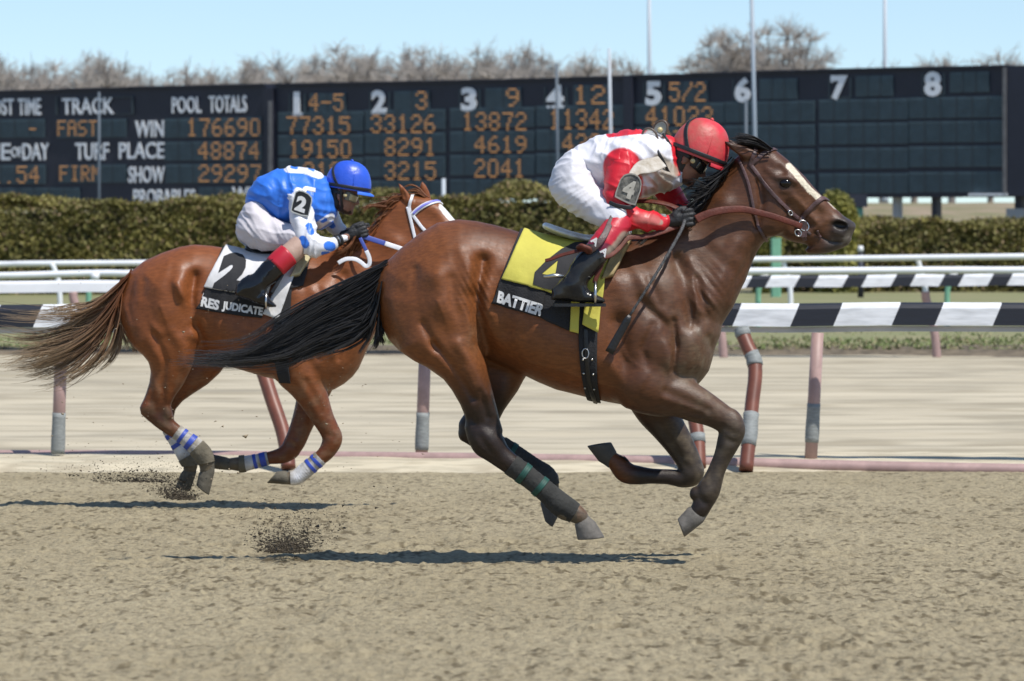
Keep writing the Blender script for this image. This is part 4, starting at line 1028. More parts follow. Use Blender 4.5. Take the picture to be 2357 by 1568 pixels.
bay = dict(map=lambda p: p, d=D1, h=0.0078, label='dark bay racehorse with black tail leading at a gallop, cloth number 4', foot=(1300, 1290), mat=M_coat1, coat=coat1,
 box=(840, 290, 2000, 1275),
 body=[(880,612),(893,600),(923,571),(966,537),(1007,513),(1055,505),(1096,509),(1143,519),(1184,531),(1250,549),(1330,562),(1400,562),(1440,554),(1480,543),
  (1530,522),(1570,497),(1606,468),(1636,432),(1664,399),(1690,366),(1712,346),(1738,338),(1765,338),(1787,347),(1811,366),(1835,389),(1854,408),(1873,431),(1890,449),(1905,463),(1923,480),(1943,498),(1957,506),(1967,513),(1971,522),(1965,534),
  (1960,545),(1960,554),(1952,564),(1938,572),(1921,578),(1904,583),(1880,585),(1858,583),(1853,576),(1862,566),(1852,562),(1832,559),(1813,553),(1799,544),(1782,543),(1770,548),(1763,554),(1756,560),(1744,577),(1735,596),(1725,621),(1716,646),(1706,665),(1688,706),(1671,732),(1662,748),(1658,772),(1647,798),
  (1640,826),(1632,853),(1619,871),(1605,887),(1575,902),(1540,920),(1500,934),(1458,936),(1396,925),(1348,914),(1321,907),(1280,897),(1239,880),(1208,865),(1170,846),(1120,825),(1060,810),(1000,808),(950,826),(922,810),(894,782),(877,748),(867,714),(863,687),(863,660),(869,636)],
 T=[(890,660,.13,45),(940,620,.19,50),(930,740,.19,50),(1010,560,.22,50),(1050,640,.285,60),(1040,740,.275,60),(1080,560,.24,40),(1160,570,.20,50),(1150,680,.24,50),(1130,780,.22,50),(1240,620,.26,60),(1230,740,.30,70),(1330,650,.275,60),(1340,780,.315,80),
    (1330,880,.29,60),(1420,680,.265,60),(1430,800,.29,60),(1440,580,.13,35),(1490,565,.10,35),(1500,680,.235,50),(1520,780,.25,50),(1500,880,.24,50),(1600,800,.21,45),(1580,700,.215,45),(1580,590,.135,40),(1640,690,.17,40),(1620,520,.085,35),(1660,600,.14,40),(1700,500,.11,40),(1690,420,.075,25),(1720,560,.12,35),(1735,440,.10,25),
    (1745,370,.075,22),(1790,380,.092,20),(1770,480,.100,26),(1790,520,.080,22),(1810,425,.112,18),(1840,450,.092,20),(1835,510,.062,22),(1870,470,.072,18),(1880,520,.060,18),(1915,500,.060,16),(1935,520,.066,14),(1955,525,.060,12),(1945,555,.055,14),(1900,560,.048,16),(1875,575,.040,14)],
 R=[(900,700,.20,60),(1050,600,.26,80),(1200,700,.26,80),(1350,650,.22,60),(1350,850,.24,60),(1480,600,.15,50),(1500,850,.20,60),(1600,800,.14,40),(1640,640,.13,40),(1600,520,.11,40),(1700,480,.11,40),(1760,400,.07,25),(1780,500,.075,25),(1840,430,.06,22),(1900,500,.05,20),(1950,530,.042,18),(1880,575,.035,15),(1830,540,.05,15)],
 relief=[([(1460,905),(1380,880),(1290,850),(1210,830)],.005,4),([(1480,850),(1440,820),(1420,780)],.004,4),([(1560,900),(1600,920),(1640,945)],.005,4),([(1845,470),(1868,490),(1876,512)],.004,3.5),([(1815,455),(1838,490),(1842,515)],.0035,3.5),
   ([(1830,395),(1842,418),(1850,440)],.003,3.5),([(1010,690),(1030,740),(1042,790)],.004,4),([(1590,640),(1600,700),(1590,760)],.005,4),([(925,600),(905,660),(915,740)],.012,22),([(1000,700),(1000,770)],.010,26),([(1010,830),(1050,870)],.006,14),([(1115,650),(1118,720)],.010,14),([(1150,640),(1160,760)],-.008,20),
   ([(1200,640),(1190,780)],.006,12),([(1235,650),(1230,800)],.006,12),([(1275,700),(1268,830)],.006,12),([(1420,640),(1440,700)],.010,22),([(1440,900),(1400,830)],.008,18),
   ([(1500,745),(1475,800),(1490,850)],-.012,9),([(1530,790),(1535,840)],.012,14),([(1575,770),(1580,840)],.012,18),([(1490,640),(1515,700)],-.010,9),([(1585,600),(1640,700)],.010,10),([(1700,600),(1675,700)],.010,10),
   ([(1620,560),(1700,640)],-.006,12),([(1850,410),(1875,440),(1900,468)],.004,5),([(1770,430),(1785,470)],.006,9),([(1860,455),(1885,490)],-.005,6),([(1066,572),(1080,612),(1086,650)],.012,21),([(960,620),(952,690),(978,765),(1010,815)],-.017,10),([(893,690),(905,750),(945,800)],.012,20),([(1005,640),(1022,700),(1050,760)],.018,30),
   ([(1040,640),(1046,700),(1066,745)],-.012,11),([(1112,600),(1098,680),(1108,755),(1125,800)],-.034,17),([(1030,560),(1000,620)],.012,30),([(985,560),(935,640)],.010,25),
   ([(1450,600),(1482,660),(1530,725)],.016,18),([(1555,600),(1578,680),(1588,740)],-.030,16),([(1420,740),(1430,820),(1462,890)],-.024,20),([(1495,760),(1520,810)],.022,38),([(1470,690),(1530,745),(1545,790)],-.014,11),
   ([(1546,735),(1552,790),(1545,850)],-.020,7),([(1600,790),(1612,830)],.022,26),([(1628,775),(1634,800)],-.016,8),([(1560,640),(1606,712)],.012,14),([(1602,640),(1622,730)],-.014,9),
   ([(1500,620),(1540,690)],.012,22),([(1735,575),(1690,650),(1655,735)],-.016,9),([(1655,640),(1690,560)],.012,20),([(1640,560),(1668,470)],.010,18),([(1740,520),(1752,470),(1745,420)],-.020,9),
   ([(1480,850),(1440,910)],-.012,14),([(1400,880),(1300,850),(1180,790)],.006,26),
   ([(1778,540),(1800,512),(1806,470)],-.013,7),([(1822,452),(1845,478),(1872,508)],.010,7),([(1830,470),(1846,500),(1860,520)],-.007,8),([(1792,388),(1800,396)],-.010,7),([(1785,410),(1810,408),(1828,420)],.011,6),([(1798,440),(1820,442)],.005,6),
   ([(1762,390),(1776,402)],.008,8),([(1885,520),(1900,505)],.006,7),([(1915,508),(1930,504),(1950,508)],.009,6),([(1918,535),(1938,541)],.009,6),([(1874,536),(1892,547),(1908,556),(1938,558)],-.010,3.6),([(1845,500),(1866,486)],-.006,6),([(1880,505),(1872,530)],.005,5)],
 wrinkle=[(1062,610,1130,770,.9,.45,.0055,230),(1590,620,1660,730,.75,.6,.0035,190)],
 thigh_near=[(905,690),(960,600),(1040,575),(1090,620),(1088,680),(1094,730),(1101,765),(1102,792),(1110,812),(1120,838),(1130,882),(1139,922),(1149,962),(1158,992),(1120,1030),(1085,1018),(1079,995),(1070,958),(1059,931),(1040,898),(1020,872),(990,849),(955,832),(921,808)],
 thigh_far=[(905,690),(960,600),(1040,575),(1110,640),(1150,720),(1195,790),(1212,838),(1209,868),(1192,900),(1174,925),(1160,945),(1140,985),(1110,1010),(1062,1010),(1060,975),(1072,945),(1080,920),(1030,880),(960,830)],
 thighT=[(940,700,.10,50),(1010,700,.135,60),(1050,640,.125,50),(1085,760,.12,30),(1040,800,.125,40),(1080,840,.105,35),(1100,890,.085,30),(1110,940,.064,25),(1115,985,.046,20),(1110,1020,.040,15),(1170,850,.10,40)],
 thighR=[(950,700,.14,50),(1060,700,.14,50),(1080,850,.10,35),(1110,940,.065,25),(1110,1000,.045,20)],
 thigh_near_y=[(950,650,.12),(1050,650,.135),(1080,760,.155),(1060,850,.145),(1100,900,.135),(1110,1000,.12)],
 thigh_far_y=[(950,650,.12),(1050,650,.135),(1080,760,.155),(1060,850,.145),(1100,900,.135),(1110,1000,.12)],
 thigh_relief=[([(1083,740),(1096,775)],.022,20),([(1058,790),(1092,845),(1118,900)],.012,16),([(1000,790),(1050,850),(1090,915)],-.012,9),([(975,745),(1003,800)],-.010,10),([(1130,905),(1142,950)],.008,8),([(1108,900),(1122,960)],-.008,7),([(1085,960),(1100,1000)],-.010,7),([(1075,850),(1090,890)],.006,9)],
 legs=[([(1092,985,22),(1118,1012,37),(1146,1044,28),(1176,1069,24),(1222,1103,22),(1262,1136,23),(1288,1160,26),(1312,1175,24),(1332,1187,20),(1340,1195,16)],-.13,.02),   # near hind
   ([(1078,980,22),(1092,1000,28),(1120,1010,27),(1150,1030,26),(1190,1054,24),(1225,1078,24),(1256,1098,24),(1268,1125,19),(1266,1148,17),(1264,1162,14)],.13,.02),         # far hind
   ([(1478,880,70),(1520,905,54),(1560,912,47),(1600,930,42),(1640,949,34),(1672,970,30),(1684,992,30),(1676,1020,26),(1664,1050,21),(1650,1082,20),(1640,1108,23),(1630,1130,27),(1622,1152,23),(1610,1174,21),(1602,1186,16)],-.155,.035),
   ([(1490,900,55),(1508,940,48),(1535,980,40),(1562,1020,34),(1584,1060,29),(1590,1088,29),(1572,1101,22),(1540,1098,18),(1500,1096,18),(1468,1094,22),(1440,1088,24),(1421,1068,21),(1409,1056,17)],.14,.03)],
 grooves=[[(1535,902,-.268,9),(1580,922,-.256,9),(1630,945,-.236,7)],[(1520,935,-.262,8),(1570,948,-.244,7),(1615,958,-.226,5)],[(1664,985,-.225,7),(1690,1000,-.221,5)],[(1672,1012,-.214,5),(1694,1020,-.209,4)],
   [(1652,1035,-.205,5),(1643,1062,-.203,4),(1634,1092,-.207,4)],[(1612,1150,-.207,5),(1626,1160,-.205,4)],[(1515,970,.048,8),(1545,1020,.066,7),(1566,1052,.082,5)],[(1560,1062,.075,6),(1584,1078,.072,4)],
   [(1100,1000,-.212,7),(1122,1034,-.206,6),(1142,1058,-.196,4)],[(1112,930,-.262,7),(1126,980,-.232,6)],[(1640,1112,-.222,4),(1622,1122,-.214,4)]],
 blobs=[(1106,1032,-.13,15,20,22,-40,.015),(1070,1000,.13,15,18,17,-20,.015),(1297,1181,-.13,20,22,15,32,.015),(1600,1136,-.155,13,14,16,10,.012),(1440,1070,.14,16,14,10,20,.012),(1693,975,-.155,18,24,32,-15,.02),(1597,1090,.14,20,24,26,20,.02),(1276,1105,.13,10,16,18,10,.01),
   (1466,905,-.17,24,30,32,0,.03),(1808,422,-.088,17,9,12,20,.010),(1808,422,.088,17,9,12,20,.010),(1936,522,-.045,20,13,17,10,.012),(1936,522,.045,20,13,17,10,.012),(1780,500,-.07,34,18,44,10,.025),(1780,500,.07,34,18,44,10,.025)],
 plates=[([(1665,325),(1676,326),(1692,331),(1720,337),(1742,347),(1748,360),(1738,372),(1716,372),(1698,356),(1680,342)],-.062,.024,.032),([(1672,318),(1692,326),(1722,334),(1744,345),(1748,358),(1736,368),(1712,364),(1692,350),(1680,336)],.062,.022,.03)],
 cuts=[(1934,519,-.074,18,15,10,10,.006),(1934,519,.074,18,15,10,10,.006),(1702,345,-.088,22,7,7,22,.008)])
H1, hide1 = horse(bay)
def eye(t, x, y, d, r):
    V = []; 
    me = bmesh.new(); bmesh.ops.create_uvsphere(me, u_segments=16, v_segments=10, radius=r)
    c = P(x, y, d); V = [np.array(v.co[:])*[1.15,.8,.9]+c for v in me.verts]; Fc = [[v.index for v in f.verts] for f in me.faces]; me.free()
    return obj('eye', V, Fc, M_eye, t, True)
for sd in (-1, 1): eye(H1, 1808, 422, D1+sd*.100, .027)
hoof(H1, M_hoof, (1371,1202), (1322,1209), (1392,1237), (1328,1243), D1-.13)
hoof(H1, M_hoofd, (1284,1190), (1243,1160), (1272,1213), (1254,1199), D1+.13, .045)
hoof(H1, M_hoof, (1618,1203), (1583,1168), (1575,1237), (1559,1194), D1-.155)
hoof(H1, M_hoofd, (1378,1062), (1420,1040), (1351,1027), (1408,1018), D1+.14)
M_bandage = mat('dusty_black_bandage', (.040,.040,.036), .9, var=.4, vscale=10, c2=(.022,.022,.02), bump=.5, bscale=50)
M_gtape = mat('green_tape', (.008,.065,.048), .6, var=.3, vscale=20)
NH = bay['legs'][0][0]; FH = bay['legs'][1][0]
wrap(H1, 'leg_bandage', NH[3:], D1-.13, 0.02, .74, M_bandage, .004)
wrap(H1, 'leg_bandage', FH[3:], D1+.13, .0, .62, M_bandage, .004)
wrap(H1, 'tape_band', NH[3:], D1-.13, 0.10, .125, M_gtape, .0075); wrap(H1, 'tape_band', NH[3:], D1-.13, .24, .262, M_gtape, .0075)
wrap(H1, 'tape_band', FH[3:], D1+.13, .10, .125, M_gtape, .0075)
# tail, mane, forelock
def fan(n, top, bot, d0, ysp, tip=(.7, 1.0), jit=6, nseg=5, frayed=1.0, clump=22):
    """strands between an upper and a lower guide curve, gathered into wavy locks with loose ends"""
    out = []; tp = np.array(top, float); bp = np.array(bot, float); m = len(tp); nc = max(3, n//clump); ramp = np.linspace(.12, 1, m)[:,None]
    C = []
    for c in range(nc):
        v = rng.random(); k = np.cumsum(rng.normal(0, jit*.62*frayed, (m,2)), 0); k -= k[:1]
        C.append((v, k, rng.normal(0, ysp), rng.uniform(*tip), rng.uniform(.8,1.25)))
    for i in range(n):
        v, k, y0, L, th = C[rng.integers(nc)] if rng.random() < .88 else (rng.random(), np.cumsum(rng.normal(0, jit*.5*frayed, (m,2)), 0), rng.normal(0, ysp), rng.uniform(*tip), 1)
        v2 = np.clip(v + rng.normal(0, .035), 0, 1); g = tp*(1-v2)+bp*v2 + k
        g = g + rng.normal(0, jit*.30, (1,2))*ramp + np.cumsum(rng.normal(0, jit*.13*frayed, (m,2)), 0)*ramp
        y = y0*np.linspace(.6,1,m) + rng.normal(0, ysp*.25) + np.cumsum(rng.normal(0, .004, m))
        p = spline([P(x, yy, d0+dy) for (x, yy), dy in zip(g, y)], nseg)
        kk = int(len(p)*np.clip(L*rng.uniform(.86,1.04), .2, 1)); out.append(p[:max(kk, 4)])
    return out
def shade(paths, c0, c1, var=.3): return [np.interp(np.linspace(0,1,len(p))[:,None].repeat(3,1), [0,1], [0,1])*(np.array(c1)-np.array(c0)) + np.array(c0) if False else (np.array(c0)+(np.array(c1)-np.array(c0))*np.linspace(0,1,len(p))[:,None]**1.3)*rng.uniform(1-var,1+var) for p in paths]
tail = fan(2000, [(893,603),(850,630),(790,664),(722,700),(650,748),(560,800),(405,818)], [(867,690),(846,756),(790,788),(730,808),(660,836),(560,843),(420,837)], D1, .035, (.62,1.0), 8, 5, 1.1, 30)
tail += fan(170, [(872,680),(862,735),(845,775),(800,790)], [(876,715),(876,765),(878,790),(885,800)], D1-.03, .03, (.6,1.0), 7)
tail += fan(70, [(880,640),(840,740),(740,800),(600,840)], [(872,700),(850,775),(800,820),(690,860)], D1-.05, .03, (.6,1), 12, 2)
strands('tail', tail, M_hair, H1, .0030, shade(tail, (.012,.011,.011), (.050,.050,.052)))
man = fan(330, [(1500,540),(1490,556),(1478,560)], [(1480,548),(1470,560),(1460,566)], D1-.03, .03, (.7,1), 6)
man += fan(700, [(1692,366),(1668,390),(1640,408),(1604,414)], [(1612,470),(1596,488),(1582,496),(1574,500)], D1-.04, .05, (.6,1.0), 6, 5, 1.2, 9)
man += fan(120, [(1668,395),(1640,425),(1600,420),(1575,440)], [(1625,450),(1600,465),(1580,478),(1570,488)], D1-.09, .05, (.5,1.0), 8, 5, 1.3, 8)
man += fan(320, [(1655,420),(1622,445),(1600,480),(1585,500)], [(1600,490),(1570,520),(1530,545),(1490,562)], D1-.04, .04, (.7,1.0), 5, 5, 1.0, 9)
strands('mane', man, M_hair, H1, .0038, shade(man, (.010,.009,.009), (.022,.020,.020)))
flk = fan(420, [(1780,343),(1745,320),(1710,311),(1672,312)], [(1765,348),(1735,338),(1705,336),(1690,342)], D1, .05, (.7,1.0), 2.5, 5, 1.0, 8)
strands('forelock', flk, M_hair, H1, .0034, shade(flk, (.014,.012,.012), (.030,.028,.028)))
erg = fan(50, [(1606,1128),(1598,1132),(1592,1140)], [(1604,1140),(1596,1142),(1594,1146)], D1-.155, .012, (.6,1), 3) + fan(50, [(1452,1064),(1440,1052),(1432,1050)], [(1440,1060),(1430,1052),(1424,1052)], D1+.14, .012, (.6,1), 3)
strands('fetlock_hair', erg, M_hair, H1, .003, shade(erg, (.012,.011,.010), (.02,.018,.017)))
# ------------------------------------------------------------------ the chestnut behind
def m2(p):
    x, y = p[0], p[1]; u = min(max((x-1500)/240, 0), 1); u = u*u*(3-2*u)
    return (270+(x-866)*.748 + 55*u, 700+(y-690)*.748 + 27*u)
def coat2(x, y, V, d0):
    n = fbm(V[:,0]*5, V[:,1]*5, V[:,2]*5, 4, 91); n2 = fbm(V[:,0]*22, V[:,1]*22, V[:,2]*22, 3, 92)
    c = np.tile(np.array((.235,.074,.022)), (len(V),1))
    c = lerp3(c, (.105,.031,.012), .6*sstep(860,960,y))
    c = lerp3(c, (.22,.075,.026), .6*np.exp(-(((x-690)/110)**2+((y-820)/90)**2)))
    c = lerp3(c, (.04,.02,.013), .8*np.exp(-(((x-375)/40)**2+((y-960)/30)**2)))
    f = stroke(x, y, [(1016,476),(1028,492),(1046,512),(1085,560)], 8)
    c = lerp3(c, (.80,.77,.72), sstep(.42,.55,f)*(x > 1000))
    du = sstep(.42,.72,n2)
    m = np.clip(sstep(1028,1062,y)*(x < 560) + sstep(1062,1095,y)*(x > 560)*(x < 700) + .0*x, 0, 1)
    c = lerp3(c, (.115,.098,.068), m*.95)
    c = lerp3(c, (.25,.19,.12), np.clip(.25*du*sstep(820,900,y), 0, 1))
    mz = sstep(1095, 1130, x); c = lerp3(c, (.10,.07,.055), mz*.7)
    return c*(.88+.24*n)[:,None]
mp4 = lambda L: [(*m2(r), r[2], r[3]*.75) for r in L]
ch = dict(map=m2, d=D2, h=0.0098, label='chestnut racehorse with flying brown tail running second, cloth number 2', foot=(600, 1170), mat=M_coat2, coat=coat2, legw=.92,
 box=(255, 400, 1170, 1150),
 body=[(295,632),(303,624),(330,602),(371,583),(415,568),(448,563),(486,566),(512,570),(545,577),(600,586),(650,588),(690,584),(722,578),(760,568),(800,552),(835,538),(860,515),(878,486),(902,456),(925,446),(950,448),(985,454),(1014,468),(1032,488),(1046,505)]
   + [m2(p) for p in [(1873,431),(1890,449),(1905,463),(1923,480),(1943,498),(1957,506),(1967,513),(1971,522),(1965,534),(1960,545),(1960,554),(1952,564),(1938,572),(1921,578),(1904,583),(1880,585),(1858,583),(1853,576),(1862,566),(1852,562),(1832,559),(1813,553),(1799,544),(1782,543),(1770,548),(1756,560),(1744,577),(1735,596),(1725,621),(1710,655)]]
   + [(905,690),(885,735),(866,765),(854,785),(838,821),(826,848),(813,866),(792,884),(769,897),(740,905),(700,900),(657,878),(610,868),(570,856),(519,841),(490,826),(450,812),(405,808),(360,818),(328,816),(307,798),(289,773),(277,745),(269,714),(272,688),(284,655)],
 T=mp4(bay['T']), R=mp4(bay['R']), relief=[([m2(q) for q in p], A*.8, sg*.82) for p, A, sg in bay['relief'] if p[0][0] < 1700 and p[0] != (1040,640)] + [([(400,600),(412,640),(430,700)],.006,20),([(452,640),(452,720),(463,760)],-.010,11),([(415,650),(440,700),(450,735)],.020,12),([(330,690),(350,740),(378,768)],.014,9),([(312,640),(300,700),(318,760)],-.010,7)],
 thigh_near=[(305,690),(335,630),(390,605),(430,650),(446,700),(450,745),(461,763),(462,778),(456,791),(450,812),(447,831),(440,850),(421,887),(401,915),(393,933),(397,950),(400,962),(375,985),(340,968),(324,954),(321,938),(331,918),(336,905),(344,880),(347,855),(342,834),(328,816),(307,798),(295,750)],
 thigh_far=[(335,690),(390,630),(440,640),(490,700),(520,770),(526,825),(519,841),(506,859),(478,885),(447,905),(421,923),(404,943),(401,958),(395,975),(365,970),(345,955),(345,925),(370,890),(360,850),(340,800)],
 thighT=[(340,700,.10,40),(390,700,.135,45),(410,650,.125,40),(445,770,.125,25),(400,800,.125,30),(400,850,.10,25),(380,890,.075,22),(365,925,.052,15),(360,960,.040,12),(470,840,.09,30)],
 thighR=[(340,700,.14,40),(420,700,.14,40),(400,850,.10,25),(370,910,.06,20),(360,950,.042,15)],
 thigh_near_y=[(340,650,.12),(420,650,.135),(445,770,.15),(400,850,.14),(370,900,.13),(360,950,.12)], thigh_far_y=[(340,650,.12),(420,650,.135),(445,770,.15),(400,850,.14),(370,900,.13),(360,950,.12)],
 thigh_relief=[([(445,745),(458,775)],.02,15),([(400,760),(430,800),(430,840)],.010,14),([(360,770),(385,830),(375,890)],-.010,8),([(352,890),(345,925)],-.008,6),([(380,900),(375,945)],-.007,6)],
 legs=[([(352,945,17),(368,963,21),(392,984,18),(420,1004,16),(446,1024,18),(466,1046,20),(474,1066,17),(474,1088,13)],-.12,.02),
   ([(366,948,18),(386,982,16),(408,1018,16),(428,1048,19),(438,1070,17),(435,1088,13)],.12,.02),
   ([(680,845,54),(702,880,43),(722,918,34),(742,960,26),(758,990,23),(765,1012,23),(752,1040,19),(728,1062,16),(704,1082,17),(684,1098,16),(664,1101,15)],-.14,.035),
   ([(728,880,42),(712,930,32),(694,980,26),(676,1022,24),(655,1046,20),(612,1056,14),(580,1064,15),(556,1068,17),(532,1068,14)],.12,.03)],
 grooves=[[(705,880,-.262,7),(724,912,-.246,7),(742,948,-.222,5)],[(728,890,-.262,6),(744,930,-.240,5),(756,962,-.218,4)],[(752,1000,-.212,5),(772,1008,-.210,4)],[(356,930,-.205,6),(372,960,-.190,6),(392,980,-.182,4)],[(374,900,-.225,6),(372,935,-.205,5)],[(700,930,.028,6),(690,970,.045,5),(682,1008,.055,4)],[(668,1020,.050,5),(682,1034,.052,4)]],
 blobs=[(342,945,-.12,14,15,18,-30,.015),(768,1008,-.14,15,18,26,5,.015),(672,1034,.12,16,18,20,-20,.015),(688,1098,-.14,14,13,12,0,.01),(556,1070,.12,13,13,13,0,.01),(668,866,-.15,20,26,24,0,.03),
   (m2((1808,422))[0], m2((1808,422))[1], -.088,12,8,9,20,.010),(m2((1780,500))[0], m2((1780,500))[1], -.07,26,16,33,10,.02)],
 plates=[([(917,420),(927,428),(939,442),(949,457),(950,472),(936,474),(926,458),(919,440)],-.065,.022,.03),([(971,416),(981,427),(989,443),(993,460),(976,462),(966,446),(965,430)],.065,.022,.03)],
 cuts=[(929,448,-.09,5,8,14,-15,.006)])
H2, hide2 = horse(ch)
for sd in (-1, 1): eye(H2, *m2((1808,422)), D2+sd*.102, .027)
M_mudhoof = mat('muddy_hoof', (.13,.115,.085), .9, var=.5, vscale=9, bump=.6, bscale=40)
hoof(H2, M_mudhoof, (494,1086), (457,1090), (481,1140), (451,1116), D2-.12, .05)
hoof(H2, M_mudhoof, (452,1088), (414,1092), (438,1131), (403,1122), D2+.12, .05)
hoof(H2, M_mudhoof, (668,1116), (656,1083), (614,1112), (638,1085), D2-.14, .05)
hoof(H2, M_mudhoof, (528,1083), (522,1052), (491,1079), (489,1045), D2+.12, .05)
M_wband = mat('muddy_white_bandage', (.66,.66,.67), .85, var=.65, vscale=7, c2=(.20,.175,.13), bump=.5, bscale=45)
M_blue = mat('blue_tape', (.035,.075,.42), .5, var=.2, vscale=20)
M_mudband = mat('mud_caked_bandage', (.155,.135,.095), .9, var=.4, vscale=12, bump=.7, bscale=40)
L2 = ch['legs']
for rows, dy, a, b, mud in ((L2[0][0][2:], -.12, .12, .78, (.46,.80)), (L2[1][0][1:], .12, .05, .75, (.55,.78)), (L2[2][0][6:], -.14, .16, .92, None), (L2[3][0][4:], .12, .22, .72, (.66,.80))):
    wrap(H2, 'leg_bandage', rows, D2+dy, a, b, M_wband, .004)
    wrap(H2, 'tape_band', rows, D2+dy, a+.06, a+.095, M_blue, .0072); wrap(H2, 'tape_band', rows, D2+dy, a+.20, a+.24, M_blue, .0072)
    if mud: wrap(H2, 'mud_cake', rows, D2+dy, *mud, M_mudband, .0085)
tail = fan(430, [(301,625),(262,662),(215,693),(165,706),(90,712),(-10,700)], [(270,694),(236,745),(176,798),(108,838),(40,856),(-40,862)], D2, .05, (.72,1.0), 9, 5, 1.4, 16)
tail += fan(270, [(296,640),(245,715),(190,765),(120,790),(50,810),(-10,830)], [(274,692),(254,760),(218,826),(172,876),(125,893),(60,890)], D2-.02, .05, (.7,1.0), 9, 5, 1.4, 14)
tail += fan(170, [(282,670),(262,740),(235,810),(190,850),(130,875)], [(272,700),(280,750),(275,800),(245,845),(185,884)], D2-.04, .04, (.6,1.0), 7)
tail += fan(80, [(272,700),(282,750),(296,790),(280,820)], [(272,706),(295,770),(312,800),(318,808)], D2-.05, .03, (.6,1.0), 8)
strands('tail', tail, M_hair, H2, .0040, shade(tail, (.16,.054,.02), (.40,.30,.19), .4))
man = fan(420, [(928,448),(905,450),(885,470),(868,492)], [(870,515),(862,522),(856,530),(852,536)], D2-.02, .04, (.7,1.0), 5)
man += fan(40, [(925,446),(895,446),(860,452),(832,466)], [(885,480),(862,474),(846,476),(828,488)], D2-.02, .04, (.6,1.0), 5, 5, 1.5)
man += fan(190, [(860,520),(840,545),(810,566),(775,565)], [(800,552),(800,572),(790,590),(768,590)], D2-.12, .03, (.6,1.0), 8, 5, 1.5)
man += fan(110, [(985,452),(965,436),(945,430),(925,440)], [(970,458),(955,448),(945,446),(930,448)], D2, .04, (.6,1), 4)
strands('mane', man, M_hair, H2, .0042, shade(man, (.17,.06,.022), (.22,.095,.04), .3))

# ================================================================== TACK
def lay(hide, d, fn, nu, nv, off, thick, ripple=0.0, mirror=True, seed=0, weld=False):
    """cloth sheet laid on the hide: fn(u,v) -> picture point; v=1 is the spine; the far side mirrors the near one"""
    A = np.zeros((nu+1, nv+1, 3)); Nm = np.zeros((nu+1, nv+1, 3))
    for i in range(nu+1):
        for j in range(nv+1):
            x, y = fn(i/nu, j/nv); A[i,j], Nm[i,j] = hide.hit(x, y, d, off)
    for _ in range(3):
        A[1:-1,1:-1] = .4*A[1:-1,1:-1]+.15*(A[2:,1:-1]+A[:-2,1:-1]+A[1:-1,2:]+A[1:-1,:-2]); Nm[1:-1,1:-1] = .4*Nm[1:-1,1:-1]+.15*(Nm[2:,1:-1]+Nm[:-2,1:-1]+Nm[1:-1,2:]+Nm[1:-1,:-2])
    if ripple:
        q = fbm(A[...,0]*9+seed, A[...,2]*5, 0, 3, 101)-.4; A += Nm*(ripple*q)[...,None]
    n = (nu+1)*(nv+1); V = A.reshape(-1,3); O = (A+Nm*thick).reshape(-1,3)
    idx = np.arange(n).reshape(nu+1, nv+1)
    Q = np.stack([idx[:-1,:-1], idx[1:,:-1], idx[1:,1:], idx[:-1,1:]], -1).reshape(-1,4)
    Fc = [tuple(f+n) for f in Q] + [tuple(f[::-1]) for f in Q]
    rim = list(idx[:,0])+list(idx[-1,1:])+list(idx[-2::-1,-1])+list(idx[0,-2:0:-1]); rim = [int(r) for r in rim]
    Fc += [(rim[i], rim[(i+1)%len(rim)], rim[(i+1)%len(rim)]+n, rim[i]+n) for i in range(len(rim))]
    V = np.concatenate([V, O])
    if mirror:
        W = V.copy(); W[:,1] = 2*d-W[:,1]; m = len(V)
        Fc = Fc + [tuple(int(i)+m for i in f[::-1]) for f in Fc]; V = np.concatenate([V, W])
        if weld:
            r = [int(i)+n for i in idx[:,-1]]; Fc += [(r[i], r[i+1], r[i+1]+m, r[i]+m) for i in range(len(r)-1)]
    return V, Fc
def edge(pts):
    p = np.array(pts, float); L = np.r_[0, np.cumsum(np.linalg.norm(np.diff(p,axis=0),axis=1))]; L /= L[-1]
    return lambda t: (np.interp(t, L, p[:,0]), np.interp(t, L, p[:,1]))
def ruled(lo, hi):
    a, b = edge(lo), edge(hi)
    return lambda u, v: (a(u)[0]*(1-v)+b(u)[0]*v, a(u)[1]*(1-v)+b(u)[1]*v)
def print_on(hide, d, s, fn, off, mt, parent, name, bold=.03, thick=.0025):
    """letters pressed on the cloth; one mesh per letter"""
    V, Fc = text_mesh(s, bold)
    bm = bmesh.new(); vs = [bm.verts.new((a, b*.25, 0)) for a, b, _ in V]
    for f in Fc:
        try: bm.faces.new([vs[i] for i in f])
        except ValueError: pass
    if len(s) == 1: 
        for v_ in bm.verts: v_.co.y *= 4
    bmesh.ops.triangulate(bm, faces=bm.faces)
    for _ in range(5):
        es = [e for e in bm.edges if e.calc_length() > .05]
        if not es: break
        bmesh.ops.subdivide_edges(bm, edges=es, cuts=1, use_grid_fill=False); bmesh.ops.triangulate(bm, faces=[f for f in bm.faces if len(f.verts) > 3])
    bm.verts.index_update(); sc = 1 if len(s) == 1 else 4
    pts = [hide.hit(*fn(v_.co.x, v_.co.y*sc), d, off) for v_ in bm.verts]
    seen = set(); out = None
    for v0 in bm.verts:
        if v0.index in seen: continue
        st = [v0]; comp = []; seen.add(v0.index)
        while st:
            q = st.pop(); comp.append(q.index)
            for e in q.link_edges:
                o_ = e.other_vert(q)
                if o_.index not in seen: seen.add(o_.index); st.append(o_)
        mp_ = {i: k for k, i in enumerate(comp)}; cs = set(comp)
        ff = [tuple(mp_[v_.index] for v_ in f.verts) for f in bm.faces if f.verts[0].index in cs]
        if ff: out = obj(name, [pts[i][0] for i in comp], ff, mt, parent, True)
    bm.free(); return out
M_blackcloth = mat('black_cloth', (.016,.016,.018), .85, var=.3, vscale=14, bump=.4, bscale=120)
